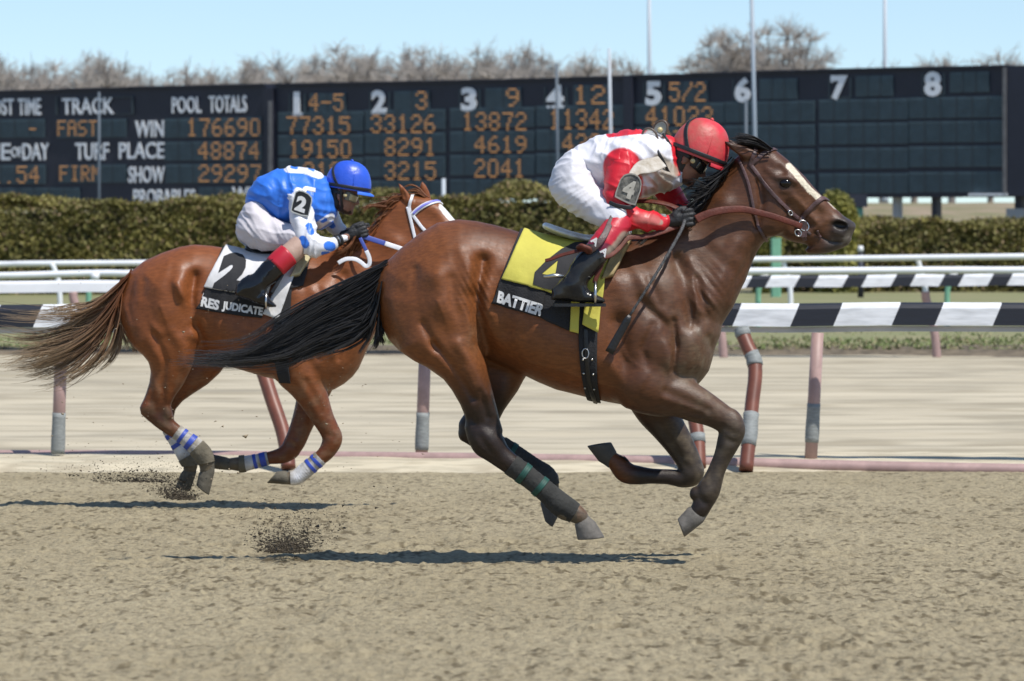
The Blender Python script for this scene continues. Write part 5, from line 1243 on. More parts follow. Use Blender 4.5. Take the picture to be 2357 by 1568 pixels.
M_yellow = mat('yellow_cloth', (.55,.50,.080), .8, var=.16, vscale=5, c2=(.48,.43,.07), bump=.35, bscale=25)
M_whitecloth = mat('white_cloth', (.66,.65,.64), .85, var=.16, vscale=5, bump=.5, bscale=22)
M_print = mat('white_print', (.72,.72,.71), .7, var=.2, vscale=24); M_black = mat('black_print', (.015,.015,.017), .8, bump=.3, bscale=30)
M_leather = mat('red_brown_leather', (.125,.030,.017), .55, spec=.3, var=.4, vscale=18, bump=.25, bscale=90)
M_bridle = mat('bridle_leather', (.105,.052,.050), .5, var=.5, vscale=16, c2=(.05,.028,.025), bump=.3, bscale=90)
M_metal = mat('steel', (.55,.54,.52), .3, metal=1.0)
M_blackl = mat('black_leather', (.013,.013,.014), .45, var=.3, vscale=10, bump=.2, bscale=90)
M_tan = mat('tan_pad', (.44,.33,.15), .8, var=.45, vscale=9, bump=.5, bscale=35)
M_wplast = mat('pale_saddle', (.80,.83,.85), .4, var=.5, vscale=10, c2=(.55,.54,.50))

# ---- bay: saddlecloth number 4
d = D1
sc = thing('saddlecloth', 'yellow and black saddlecloth with a black 4 and the name BATTIER', 'saddlecloth', P(1250, 620, d))
low = [(1131,698),(1166,709),(1205,721),(1243,731),(1262,692),(1345,700)]
top = [(1203,521),(1226,511),(1262,524),(1330,548),(1400,556),(1440,552)]
fl = ruled([(1131,698),(1243,731),(1262,735),(1345,715)], top)
V, Fc = lay(hide1, d, ruled([(1129,698),(1168,709),(1205,720),(1243,731)], [(1202,521),(1224,517),(1252,523),(1290,535)]), 26, 34, .012, .005, .010, weld=True)
obj('cloth', V, Fc, M_blackcloth, sc, True); on1 = Hide(V, Fc)
V, Fc = lay(hide1, d, ruled([(1156,644),(1198,655),(1240,668),(1258,672),(1300,690),(1350,690)], [(1210,521),(1230,516),(1262,524),(1320,544),(1380,553),(1430,553)]), 40, 34, .019, .004, .012, weld=True)
obj('yellow_panel', V, Fc, M_yellow, sc, True); on1y = Hide(V, Fc)
V, Fc = lay(hide1, d, ruled([(1240,730),(1285,752),(1328,769)], [(1256,655),(1290,672),(1340,672)]), 12, 12, .011, .004, 0); halves('underpad', V, Fc, M_blackcloth, sc, True)
V, Fc = lay(hide1, d, ruled([(1311,763),(1331,768)], [(1316,655),(1334,655)]), 4, 14, .030, .003, .006, False); obj('yellow_tie', V, Fc, M_yellow, sc, True)
V, Fc = lay(hide1, d, ruled([(1339,748),(1375,767)], [(1352,640),(1388,640)]), 6, 14, .034, .003, .008, False); obj('yellow_tie', V, Fc, M_yellow, sc, True)
V, Fc = lay(hide1, d, ruled([(1364,700),(1384,700)], [(1384,596),(1398,590)]), 4, 10, .036, .003, .008, False); obj('yellow_tie', V, Fc, M_yellow, sc, True)
print_on(on1, d, 'BATTIER', ruled([(1143,696),(1246,729)], [(1148,669),(1257,703)]), .003, M_print, sc, 'letter', .05)
from mathutils.geometry import tessellate_polygon
def print_poly(hide, d, loops, off, mt, parent, name):
    """a printed figure given by its outline and counters"""
    pts = [q for lp in loops for q in lp]; tri = tessellate_polygon([[Vector((x, y, 0)) for x, y in lp] for lp in loops])
    bm = bmesh.new(); vs = [bm.verts.new((x, y, 0)) for x, y in pts]
    for t3 in tri: bm.faces.new([vs[i] for i in t3])
    for _ in range(5):
        es = [e for e in bm.edges if e.calc_length() > 9]
        if not es: break
        bmesh.ops.subdivide_edges(bm, edges=es, cuts=1); bmesh.ops.triangulate(bm, faces=[f for f in bm.faces if len(f.verts) > 3])
    bm.verts.index_update(); V = [hide.hit(v.co.x, v.co.y, d, off)[0] for v in bm.verts]; Fc = [tuple(v.index for v in f.verts) for f in bm.faces]; bm.free()
    return obj(name, V, Fc, mt, parent, True)
print_poly(on1y, d, [[(1352,556),(1322,559),(1292,574),(1258,600),(1231,627),(1227,655),(1250,664),(1290,672),(1292,690),(1340,690),(1345,640),(1352,640)], [(1247,631),(1284,600),(1278,636)]], .0035, M_black, sc, 'numeral')
# ---- bay: saddle with girth and stirrups
sd = thing('saddle', 'pale racing saddle with tan pad, black girth and stirrup irons', 'saddle', P(1340, 545, d))
v = Vol(P(1225, 600, d-.25)+[0,0,0], P(1480, 480, d+.25)+[0,0.02,0], .0075)
v.chain([(*P(1256,520,d), .017), (*P(1285,532,d), .021), (*P(1320,543,d), .020), (*P(1360,550,d), .020), (*P(1410,545,d), .034), (*P(1440,535,d), .030)], .01, 5, 6.0)
V, Q = v.mesh(2); obj('seat', V, Q, M_wplast, sd, True)
V, Fc = lay(hide1, d, ruled([(1383,648),(1412,641)], [(1418,566),(1458,556)]), 8, 14, .020, .030, 0); halves('front_pad', V, Fc, M_tan, sd, True)
gl = [(1354,600),(1354,700),(1353,800),(1358,870),(1368,921)]
V, Fc = strap(hide1, gl, d, [.100,.100,.088,.074,.068], .006, .012, 10, d); halves('girth', V, Fc, M_blackcloth, sd, True)
V, Fc = strap(hide1, [(1347,755),(1350,810),(1356,870),(1372,922)], d, .020, .006, .019, 8); g_ = obj('girth_strap', V, Fc, M_blackl, sd, True)
mb = MB()
for x, y in ((1342,826),(1363,826),(1344,856),(1366,858),(1348,887),(1369,890)):
    p, n = hide1.hit(x, y, d, .0155); MB().tube([p, p+n*.005], .0055, 8).build('stud', M_metal, sd, True)
p, n = hide1.hit(1347, 812, d, .026)
MB().tube([p+np.array((.016*math.cos(a), 0, .024*math.sin(a))) for a in np.linspace(0,6.283,13)], .003, 6, False).build('buckle', M_metal, sd, True)
def stirrup(par, x, y, yo, d, w_=.062, h_=.13):
    c = P(x, y, d) + [0, yo, 0]
    pts = [c+np.array((.012*math.sin(q)*0, w_*math.sin(q), h_*.5*math.cos(q) if math.cos(q) > 0 else h_*.32*math.cos(q))) for q in np.linspace(0, 6.283, 25)]
    return MB().tube(pts, .0065, 8, False).build('stirrup_iron', M_metal, par, True)
stirrup(sd, 1366, 676, -.40, d); stirrup(sd, 1366, 676, .40, d)
V, Fc = freestrap([P(1425,520,d-.20), P(1405,545,d-.30), P(1388,600,d-.385), P(1372,640,d-.40), P(1368,652,d-.40)], (0,-1,.3), .022, .005); obj('stirrup_leather', V, Fc, M_leather, sd, True)
V, Fc = freestrap([P(1425,520,d+.20), P(1405,545,d+.30), P(1388,600,d+.385), P(1368,652,d+.40)], (0,1,.3), .022, .005); obj('stirrup_leather', V, Fc, M_leather, sd, True)
# ---- bay: bridle and reins
br = thing('bridle', 'brown leather bridle and reins on the leading bay horse', 'bridle', P(1760, 430, d))
for nm, pts, wd in (('browband', [(1725,382),(1740,368),(1757,355),(1774,347),(1785,345)], .021), ('cheekpiece', [(1726,378),(1745,403),(1763,427),(1781,449),(1798,468),(1818,487),(1838,504)], .019),
                    ('throatlatch', [(1700,366),(1712,393),(1722,420),(1728,446),(1733,474),(1738,500),(1746,524),(1757,544),(1764,553)], .015), ('noseband', [(1904,462),(1892,458),(1876,469),(1862,482),(1849,498),(1842,515),(1845,535),(1853,552)], .022),
                    ('headpiece', [(1727,378),(1733,360),(1740,345),(1744,340)], .020), ('chin_strap', [(1888,547),(1884,538),(1881,530)], .012), ('bit_strap', [(1832,516),(1850,530),(1866,540)], .014)):
    V, Fc = strap(hide1, pts, d, wd, .006, .007, 6, d); halves(nm, V, Fc, M_bridle, br, True)
for x, y, r in ((1848, 520, .022), (1816, 490, .010), (1836, 536, .014)):
    p, n = hide1.hit(x, y, d, .014); n = Vector(n); u = n.orthogonal().normalized(); w_ = n.cross(u)
    MB().tube([p+np.array(u*math.cos(a)*r+w_*math.sin(a)*r*1.3) for a in np.linspace(0,6.283,17)], .0036, 6, False).build('buckle' if r < .02 else 'bit_ring', M_metal, br, True)
p, n = hide1.hit(1846, 525, d, .012); MB().box(p-[.026,.004,.045], p+[.022,.006,.032], .004).build('bit_keeper', M_bridle, br)
rein = [(1598,505),(1614,497),(1640,488),(1670,483),(1706,482),(1740,489),(1775,498),(1811,510),(1842,521)]
ys = [-.19,-.185,-.18,-.165,-.15,-.14,-.135,-.125,-.105]
V, Fc = freestrap([P(x, y, d)+[0,o,0] for (x, y), o in zip(rein, ys)], (0,-1,.15), [.040,.036,.030,.028], .008); obj('rein', V, Fc, M_leather, br, True)
V, Fc = freestrap([P(x, y, d)+[0,-o*.9,0] for (x, y), o in zip(rein, ys)], (0,1,.15), [.036,.030,.028], .008); obj('rein', V, Fc, M_leather, br, True)
V, Fc = freestrap([P(1466,463,d-.09), P(1500,464,d-.12), P(1535,470,d-.13), P(1566,482,d-.14)], (0,-.6,.8), .028, .007); obj('rein', V, Fc, M_leather, br, True)
V, Fc = freestrap([P(1560,520,d-.16), P(1520,535,d-.21), P(1480,545,d-.25), P(1446,548,d-.28), P(1420,575,d-.36), P(1395,590,d-.41), P(1365,580,d-.43), P(1346,574,d-.43)], (0,-1,.3), .026, .006); obj('rein', V, Fc, M_leather, br, True)
V, Fc = freestrap([P(1346,574,d-.435), P(1320,580,d-.43), P(1290,588,d-.42), P(1270,596,d-.41), P(1255,600,d-.40)], (0,-.7,.7), .020, .005); obj('rein_end', V, Fc, M_leather, br, True)
V, Fc = freestrap([P(1420,482,d-.30), P(1408,505,d-.345), P(1392,540,d-.425), P(1372,566,d-.45), P(1354,580,d-.45)], (0,-1,.1), [.024,.03,.034,.03], .006); obj('rein', V, Fc, M_bridle, br, True)
v = Vol(P(1318,598,d-.50), P(1378,552,d-.36)+[0,0,.0], .006)
for k in range(3): v.chain([(*P(1330+k*9, 570+2*k, d-.435), .011), (*P(1340+k*8, 566+3*k, d-.46), .012), (*P(1352+k*4, 580, d-.445), .011)], .006, 4)
V, Q = v.mesh(1); obj('rein_knot', V, Q, M_leather, br, True)
# ---- chestnut: saddlecloth number 2
d = D2
sc2 = thing('saddlecloth', 'white and black saddlecloth with a black 2 and the name RES JUDICATE', 'saddlecloth', P(560, 660, d))
V, Fc = lay(hide2, d, ruled([(454,711),(505,720),(555,728),(603,733)], [(512,573),(545,572),(590,580),(640,586)]), 26, 34, .012, .005, .008, weld=True); obj('cloth', V, Fc, M_blackcloth, sc2, True); on2 = Hide(V, Fc)
V, Fc = lay(hide2, d, ruled([(469,662),(520,671),(572,679),(612,690)], [(518,572),(550,571),(595,580),(650,586)]), 30, 30, .018, .004, .018, weld=True); obj('white_panel', V, Fc, M_whitecloth, sc2, True); on2w = Hide(V, Fc)
V, Fc = lay(hide2, d, ruled([(605,724),(640,737)], [(655,618),(690,598)]), 8, 20, .030, .004, .012, False); obj('white_tie', V, Fc, M_whitecloth, sc2, True)
print_on(on2, d, 'RES', ruled([(461,705),(503,715)], [(465,682),(507,692)]), .003, M_print, sc2, 'letter', .05)
print_on(on2, d, 'JUDICATE', ruled([(510,717),(603,732)], [(513,693),(607,708)]), .003, M_print, sc2, 'letter', .05)
print_on(on2w, d, '2', ruled([(489,664),(552,677)], [(517,580),(580,585)]), .0035, M_black, sc2, 'numeral', .09)
sd2 = thing('saddle', 'dark saddle with cream pad and girth on the chestnut', 'saddle', P(620, 585, d))
v = Vol(P(555, 625, d-.25), P(740, 545, d+.27), .0085)
v.chain([(*P(572,572,d), .024), (*P(600,583,d), .032), (*P(650,588,d), .032), (*P(700,582,d), .032), (*P(718,574,d), .028)], .01, 5, 3.2)
V, Q = v.mesh(2); obj('seat', V, Q, M_blackl, sd2, True)
V, Fc = lay(hide2, d, ruled([(664,645),(690,640)], [(692,592),(724,586)]), 8, 12, .018, .034, 0); halves('front_pad', V, Fc, mat('cream_pad', (.55,.49,.30), .8, var=.3, vscale=10), sd2, True)
V, Fc = lay(hide2, d, ruled([(640,672),(698,660)], [(668,606),(712,606)]), 8, 10, .010, .006, 0); halves('underpad', V, Fc, M_blackcloth, sd2, True)
V, Fc = strap(hide2, [(655,640),(650,720),(646,800),(652,850),(658,880)], d, [.10,.10,.09,.08], .006, .012, 10, d); halves('girth', V, Fc, M_blackcloth, sd2, True)
stirrup(sd2, 622, 692, -.38, d); stirrup(sd2, 622, 692, .38, d)
for sg in (-1, 1):
    V, Fc = freestrap([P(690,575,d+sg*.20), P(668,600,d+sg*.33), P(640,650,d+sg*.375), P(624,676,d+sg*.38)], (0,sg,.3), .022, .005); obj('stirrup_leather', V, Fc, M_blackl, sd2, True)
M_wstrap = mat('white_strap', (.74,.74,.76), .45, var=.12, vscale=20); M_bstrap = mat('blue_strap', (.05,.08,.34), .5, var=.15, vscale=20); M_lilac = mat('lilac_blue_strap', (.20,.20,.62), .5)
br2 = thing('bridle', 'white and blue bridle and reins on the chestnut horse', 'bridle', P(960, 500, d))
for nm, pts, wd, m_ in (('browband', [(950,494),(960,484),(975,474),(995,467),(1012,466),(1020,470)], .030, M_wstrap), ('browband_trim', [(951,493),(961,483),(976,473),(996,466),(1012,465)], .014, M_lilac), ('throatlatch', [(938,476),(944,500),(950,525),(956,552),(962,590)], .020, M_wstrap),
                    ('cheekpiece', [(946,490),(958,506),(970,522),(985,538),(1010,560),(1040,585)], .020, M_wstrap), ('headpiece', [(944,490),(942,474),(945,460),(950,450)], .020, M_wstrap)):
    V, Fc = strap(hide2, pts, d, wd, .006, .012 if 'trim' in nm else .007, 6, d); halves(nm, V, Fc, m_, br2, True)
rn = [(835,543),(860,551),(888,560),(915,569),(950,580),(1000,592),(1045,598)]; ro = [-.17,-.165,-.16,-.155,-.15,-.13,-.10]
V, Fc = freestrap([P(*q, d)+[0,o,0] for q, o in zip(rn[:3], ro)], (0,-1,.2), .032, .007); obj('rein_grip', V, Fc, M_bstrap, br2, True)
V, Fc = freestrap([P(*q, d)+[0,o,0] for q, o in zip(rn[2:], ro[2:])], (0,-1,.2), .030, .007); obj('rein', V, Fc, M_wstrap, br2, True)
V, Fc = freestrap([P(*q, d)+[0,-o,0] for q, o in zip(rn, ro)], (0,1,.2), .028, .007); obj('rein', V, Fc, M_wstrap, br2, True)
V, Fc = freestrap([P(829,548,d-.19), P(836,562,d-.20), P(843,577,d-.205)], (0,-1,.1), .022, .006); obj('rein_grip', V, Fc, M_bstrap, br2, True)
V, Fc = freestrap([P(x, y, d-.205) for x, y in ((843,577),(850,594),(850,608),(842,613),(832,605),(818,597),(800,596),(788,600),(778,606))], (0,-1,.25), .026, .006); obj('rein', V, Fc, M_wstrap, br2, True)
# ================================================================== JOCKEYS
def garment(name, parent, box, yr, d, h, mt, build, folds=(), colf=None, relax=2):
    """cloth or body part: box in picture units, yr = depth range round d; folds: (angle deg, freq along, freq across, amplitude)"""
    lo = P(box[0], box[3], d); hi = P(box[2], box[1], d)
    v = Vol((lo[0], d+yr[0], lo[2]), (hi[0], d+yr[1], hi[2]), h); build(v)
    V, Q = v.mesh(relax)
    if len(folds):
        N = vnormals(V, Q); D = 0
        for i, (a, f1, f2, am) in enumerate(folds):
            ca, sa = math.cos(math.radians(a)), -math.sin(math.radians(a))
            u = V[:,0]*ca+V[:,2]*sa; w_ = -V[:,0]*sa+V[:,2]*ca
            wob = fbm(V[:,0]*5, V[:,1]*5, V[:,2]*5, 2, 110+i)
            n = vnoise(u*f1+2*wob, w_*f2+3*wob, V[:,1]*4, 120+i); D = D + am*(1-np.abs(2*n-1))**2
        V = V + N*(np.asarray(D)-np.mean(D))[:,None]
    x, y = dpix(V)
    return obj(name, V, Q, mt, parent, True, colf(x, y, V) if colf else None)
def fab(name, rough=.55, sheen=.0, bump=.25, spec=.4): return mat(name, (.5,.5,.5), rough, attr=True, bump=bump, bscale=70, bdist=.004, spec=spec, var=.05, vscale=30, sheen=sheen)
M_silk = fab('silk', .42, bump=.35); M_breech = fab('breeches', .6, bump=.3)
M_skin = mat('skin', (.33,.17,.11), .5, var=.15, vscale=30, attr=True, spec=.4)
M_boot = mat('patent_boot', (.007,.0075,.009), .18, bump=.12, bscale=25, spec=.5)
M_bootd = mat('dusty_boot', (.009,.010,.013), .2, var=.6, vscale=9, c2=(.030,.028,.024), bump=.2, bscale=30, spec=.35)
M_glove = mat('black_glove', (.014,.014,.015), .6, bump=.5, bscale=60)
M_strapb = mat('black_band', (.012,.012,.014), .5, bump=.2, bscale=60)
M_lens = mat('goggle_lens', (.55,.56,.50), .08, spec=.8, trans=.6)
M_gold = mat('lens_boss', (.55,.45,.22), .4)
def jcol(base, patches):
    """flat dyed colours: patches = (rgb, points, radius px)"""
    def f(x, y, V):
        c = np.tile(np.array(base, float), (len(V),1)); n = fbm(V[:,0]*20, V[:,1]*20, V[:,2]*20, 3, 131)
        for rgb, pts, r, *o in patches:
            if o and o[0] == 'mud': m = np.clip(sstep(.35,.75, stroke(x, y, pts, r) + .7*(n-.5))*.9, 0, 1)
            elif o and o[0] == 'far': m = sstep(.48,.54, stroke(x, y, pts, r*1.2))*(V[:,1] > V[:,1].mean())
            else: m = sstep(.46,.54, stroke(x, y, pts, r*1.2))
            c = lerp3(c, rgb, m)
        return c
    return f
class Head:
    def __init__(s, c, ang, d): 
        s.c = np.array(c, float); a = math.radians(ang); s.f = np.array((math.cos(a), math.sin(a))); s.u = np.array((math.sin(a), -math.cos(a))); s.d = d; s.s = F/d; s.ang = a
    def p(s, f, u, y=0.0):                                # metres forward / up / across -> world
        q = s.c + s.s*(f*s.f + u*s.u); return P(q[0], q[1], s.d) + np.array((0, y, 0))
    def sdf(s, v, k=.02):
        t = -s.ang
        v.ell(s.p(-.005, .02), (.098,.078,.098), .02, t); v.ell(s.p(.035,-.055), (.062,.062,.078), .03, t)
        v.ell(s.p(.052,-.115), (.038,.040,.030), .025, t); v.ell(s.p(.030,-.085), (.055,.058,.045), .03, t)
        v.chain([(*s.p(.088,-.012), .010), (*s.p(.103,-.040), .012), (*s.p(.114,-.058), .0145)], .012)
        v.ell(s.p(.098,-.064,-.013), (.013,.011,.010), .008); v.ell(s.p(.098,-.064,.013), (.013,.011,.010), .008)
        v.chain([(*s.p(.080,.000,-.045), .012), (*s.p(.094,.002,0), .013), (*s.p(.080,.000,.045), .012)], .014)
        v.chain([(*s.p(.076,-.088,-.024), .006), (*s.p(.095,-.086,0), .009), (*s.p(.076,-.088,.024), .006)], .006)
        v.chain([(*s.p(.074,-.101,-.020), .006), (*s.p(.092,-.101,0), .009), (*s.p(.074,-.101,.020), .006)], .006)
        v.ell(s.p(.084,-.130), (.020,.022,.017), .014, t)
        for sg in (-1, 1):
            v.ell(s.p(.062,-.030,sg*.034), (.020,.020,.016), .012, t, True); v.ell(s.p(.064,-.030,sg*.033), (.013,.013,.012), .006)
            v.ell(s.p(.060,-.058,sg*.045), (.026,.018,.020), .016)
            v.ell(s.p(-.005,-.040,sg*.078), (.017,.010,.032), .010, t); v.ell(s.p(-.002,-.042,sg*.087), (.008,.006,.016), .006, t, True)
    def helmet(s, par, rc, ang, rf, ry, ru, mt, mband, mbrim, seam=True):
        """dome with cloth cap, band, peak and top button; rc = rim centre in the picture"""
        H = Head(rc, ang, s.d); n, m = 40, 16; V = []; C = []
        for i in range(m+1):
            la = math.radians(-9 + 99*i/m)
            for j in range(n):
                lo = j/n*2*math.pi; cl = math.copysign(abs(math.cos(la))**.85, math.cos(la))
                ff, yy, uu = rf*cl*math.cos(lo), ry*cl*math.sin(lo), ru*math.sin(la)
                w_ = 1 + .010*(fbm(math.cos(lo)*5, math.sin(lo)*5, la*2.2, 3, 141)-.5)*3 + (.008*math.cos(lo*24)*max(0, .5-i/m))
                V.append(H.p(ff*w_, uu*w_, yy*w_))
        Fc = [(i*n+j, i*n+(j+1)%n, (i+1)*n+(j+1)%n, (i+1)*n+j) for i in range(m) for j in range(n)]
        o = obj('helmet', V, Fc, mt, par, True)
        pk = []
        for i in range(4):
            for j in range(13):
                lo = math.radians(-62+124*j/12); r = (.96, 1.05, 1.20+.0*j, 1.19)[i]; e = 1+(r-1)*max(0, math.cos(lo*1.25))
                dz = (-.020, -.026, -.036, -.044)[i]*1.0
                pk.append(H.p(rf*e*math.cos(lo), dz, ry*e*math.sin(lo)))
        obj('peak', pk, [(i*13+j, i*13+j+1, (i+1)*13+j+1, (i+1)*13+j) for i in range(3) for j in range(12)], mbrim, o, True)
        bd = [H.p(rf*1.035*math.cos(a), -.006+.012*math.cos(a)*0, ry*1.035*math.sin(a)) for a in np.linspace(0, 6.283, 41)]
        bm_ = MB(); A = np.array(bd); up = H.p(0,1)-H.p(0,0)
        V, Fc = ribbon(A, np.tile(up, (len(A),1)), np.array([(a-H.p(0,0))/np.linalg.norm(a-H.p(0,0)) for a in A]), .020, .006); obj('band', V, Fc, mband, o, True)
        dm = lambda lo, la, k: H.p(rf*k*math.cos(la)**.85*math.cos(lo), ru*k*math.sin(la), ry*k*math.cos(la)**.85*math.sin(lo))
        A = np.array([dm(math.radians(a), math.radians(b), 1.03) for a, b in ((-178,60),(-160,45),(-143,29),(-128,13),(-115,-2))]); ctr = H.p(0,.02)
        A = spline(A, 4); V, Fc = ribbon(A, np.cross(np.gradient(A,axis=0), A-ctr)/np.linalg.norm(np.cross(np.gradient(A,axis=0), A-ctr),axis=1)[:,None], (A-ctr)/np.linalg.norm(A-ctr,axis=1)[:,None], .020, .004); obj('helmet_strap', V, Fc, mband, o, True)
        MB().tube([H.p(0,ru*.99), H.p(.004,ru*1.06)], [.012,.006], 10).build('button', mt, o, True)
        if seam:
            for yy in (0.0,):
                A = np.array([H.p(rf*1.005*math.cos(a)*.25 + .0, ru*1.008*math.sin(a), ry*1.01*math.cos(a)*-.97) for a in np.linspace(.05, 1.5, 14)])
                MB().tube(A, .0022, 5).build('seam', mt, o, True)
        return H
def glove(par, d, wr, kn, y, s, mt, cuff=None):
    """fist on the reins: palm, four fingers curled round, thumb along the top (picture points, metres across)"""
    wr, kn = np.array(wr, float), np.array(kn, float); ax = (kn-wr)/np.linalg.norm(kn-wr); up = np.array((ax[1], -ax[0])); 
    if up[1] > 0: up = -up
    q = lambda a, b, yy: P(*(wr + s*(a*ax + b*up)), d) + np.array((0, y+yy, 0))
    L = np.linalg.norm(kn-wr)/s
    def build(v):
        v.chain([(*q(-.03,0,0), .030), (*q(.01,0,0), .031), (*q(L*.5,.002,0), .036), (*q(L*.86,.004,.0), .034)], .012, 4, .8)
        for i in range(4):
            b = .034 - .0225*i; ln = (.95, 1.06, 1.0, .82)[i]
            v.chain([(*q(L*.85, b, -.016), .0125), (*q(L*.85+.034*ln, b-.003, -.010), .0125), (*q(L*.85+.042*ln, b-.004, .016), .0115), (*q(L*.85+.012, b-.004, .026), .0105)], .004, 4)
        v.chain([(*q(L*.35, .026, -.012), .015), (*q(L*.65, .046, -.008), .013), (*q(L*.95, .047, -.002), .0115)], .008, 4)
    x0 = min(wr[0],kn[0])-45; x1 = max(wr[0],kn[0])+50; y0 = min(wr[1],kn[1])-45; y1 = max(wr[1],kn[1])+45
    return garment('glove', par, (x0,y0,x1,y1), (y-.08, y+.08), d, .0045, mt, build, (), None, 1)

# ---------------------------------------------------------------- rider in red and white
d = D1; s = F/d
RED = (.60,.018,.030); WHT = (.70,.69,.73); MUD = (.36,.30,.23)
pr = thing('person', 'jockey in white and red silks with a red cap crouching on the bay', 'person', P(1400, 520, d))
hd = Head((1588,352), 32, d)
q3 = lambda rows: [(*P(x, y, d+o), r/s) for x, y, o, r in rows]
def b1(v):
    hd.sdf(v)
    v.chain(q3([(1500,360,0,40),(1540,372,0,28),(1570,378,0,26),(1590,370,0,28)]), .03, 4, .9)
    v.chain(q3([(1335,395,0,26),(1400,380,0,36),(1480,370,0,48),(1510,365,0,40)]), .03, 4, 1.5)
    for sg in (-1, 1):
        if sg < 0: v.chain(q3([(1450,380,-.15,24),(1430,430,-.21,22),(1432,492,-.25,20),(1475,506,-.24,16),(1520,510,-.17,13),(1560,504,-.14,15),(1590,500,-.14,12)]), .02)
        else: v.chain(q3([(1490,390,.15,24),(1535,442,.2,20),(1550,465,.2,18),(1575,482,.17,14),(1596,492,.13,13)]), .02)
        v.chain(q3([(1320,415,sg*.09,26),(1370,465,sg*.15,26),(1416,512,sg*.28,18),(1378,575,sg*.365,15),(1335,636,sg*.39,10),(1305,668,sg*.40,8),(1350,686,sg*.40,7)]), .03)
garment('body', pr, (1235,225,1700,740), (-.52,.52), d, .0075, M_skin, b1, (), jcol((.26,.125,.08), [((.08,.045,.035), [(1568,418),(1584,420)], 7)]), 1)
def bt(v):
    w2 = lambda pts: np.array([P(x, y, d)[[0,2]] for x, y in pts])
    c3 = lambda rows: [(*P(x,y,d)[[0,2]], a, b/s) for x, y, a, b in rows]
    v.inflate(w2([(1308,374),(1311,352),(1322,341),(1336,333),(1369,317),(1399,310),(1435,303),(1476,299),(1510,304),(1540,318),(1558,338),(1566,370),(1574,400),(1570,424),(1545,438),(1510,449),(1490,457),(1440,464),(1394,452),(1360,438),(1336,425),(1322,402)]), d,
        blend(c3([(1330,380,.165,40),(1400,380,.185,50),(1470,350,.205,50),(1480,420,.18,40),(1545,380,.12,30)]), .1), blend(c3([(1330,380,.13,40),(1450,380,.16,50),(1550,380,.10,30)]), .1), 0)
    v.chain(q3([(1436,374,-.165,38),(1440,400,-.17,40)]), .05); v.chain(q3([(1490,380,.15,38),(1500,400,.16,38)]), .05)
jf = jcol(WHT, [(RED, [(1404,308),(1440,303),(1478,299)], 9), (RED, [(1432,384),(1436,420),(1430,470)], 44), (RED, [(1445,470),(1495,462)], 9), (RED, [(1552,338),(1560,400)], 7), (MUD, [(1480,385),(1520,372),(1545,395),(1520,420)], 24, 'mud'), (MUD, [(1490,445),(1540,430)], 13, 'mud'), (MUD, [(1500,375),(1540,380)], 9, 'mud')])
garment('jersey', pr, (1290,280,1600,480), (-.30,.30), d, .0075, M_silk, bt, [(70,5,18,.014),(25,5,30,.010),(110,8,40,.006)], jf)
def sl(v): v.chain(q3([(1440,372,-.165,37),(1432,400,-.195,39),(1427,440,-.225,36),(1428,476,-.245,31),(1441,499,-.25,28),(1475,506,-.24,25),(1508,510,-.20,20),(1526,511,-.175,17)]), .0, 6)
garment('sleeve', pr, (1365,315,1550,550), (-.42,-.05), d, .006, M_silk, sl, [(100,6,20,.014),(30,9,30,.008)], jcol(RED, [(MUD, [(1480,505),(1520,512)], 10, 'mud'), ((.55,.12,.11), [(1470,500),(1510,508)], 16, 'mud')]))
def sl2(v): v.chain(q3([(1490,385,.15,34),(1520,420,.185,32),(1545,450,.20,29),(1560,468,.195,24),(1582,484,.16,18)]), .0, 6)
garment('sleeve', pr, (1440,340,1610,515), (.05,.32), d, .0065, M_silk, sl2, [(80,8,24,.008)], jcol(RED, []))
def col(v): v.chain(q3([(1532,344,0,34),(1545,364,0,31),(1556,386,0,27)]), .0, 5, .95)
garment('collar', pr, (1480,295,1600,430), (-.10,.10), d, .006, M_silk, col, [(60,8,20,.004)], jcol(RED, []))
def br_(v):
    for sg in (-1, 1):
        w2 = lambda pts: np.array([P(x, y, d+sg*.13)[[0,2]] for x, y in pts]); c3 = lambda rows: [(*P(x,y,d)[[0,2]], a, b/s) for x, y, a, b in rows]
        v.inflate(w2([(1316,342),(1300,357),(1286,374),(1270,398),(1263,428),(1269,452),(1288,473),(1324,497),(1357,512),(1384,523),(1408,533),(1428,540),(1446,528),(1450,500),(1434,466),(1404,444),(1370,425),(1350,390),(1340,355)]),
            blend(c3([(1310,390,d+sg*.085,40),(1360,450,d+sg*.15,35),(1420,510,d+sg*.27,30)]), .1), blend(c3([(1310,400,.125,40),(1370,460,.105,40),(1425,515,.078,30)]), .1), blend(c3([(1310,400,.11,40),(1370,460,.09,40),(1425,515,.062,30)]), .1), .04)
    v.chain(q3([(1340,372,0,32),(1320,400,0,44)]), .04, 4, 1.7); v.chain(q3([(1362,404,0,36),(1340,400,0,42)]), .04, 4, 1.7)
garment('breeches', pr, (1250,330,1470,560), (-.42,.42), d, .007, M_breech, br_, [(-15,3,30,.006),(-32,4,44,.005),(60,9,26,.002)], jcol((.68,.67,.70), [((.56,.55,.57), [(1330,430),(1400,500)], 8, 'mud')]))  # blotchy mask draws a greyer white band along the thigh
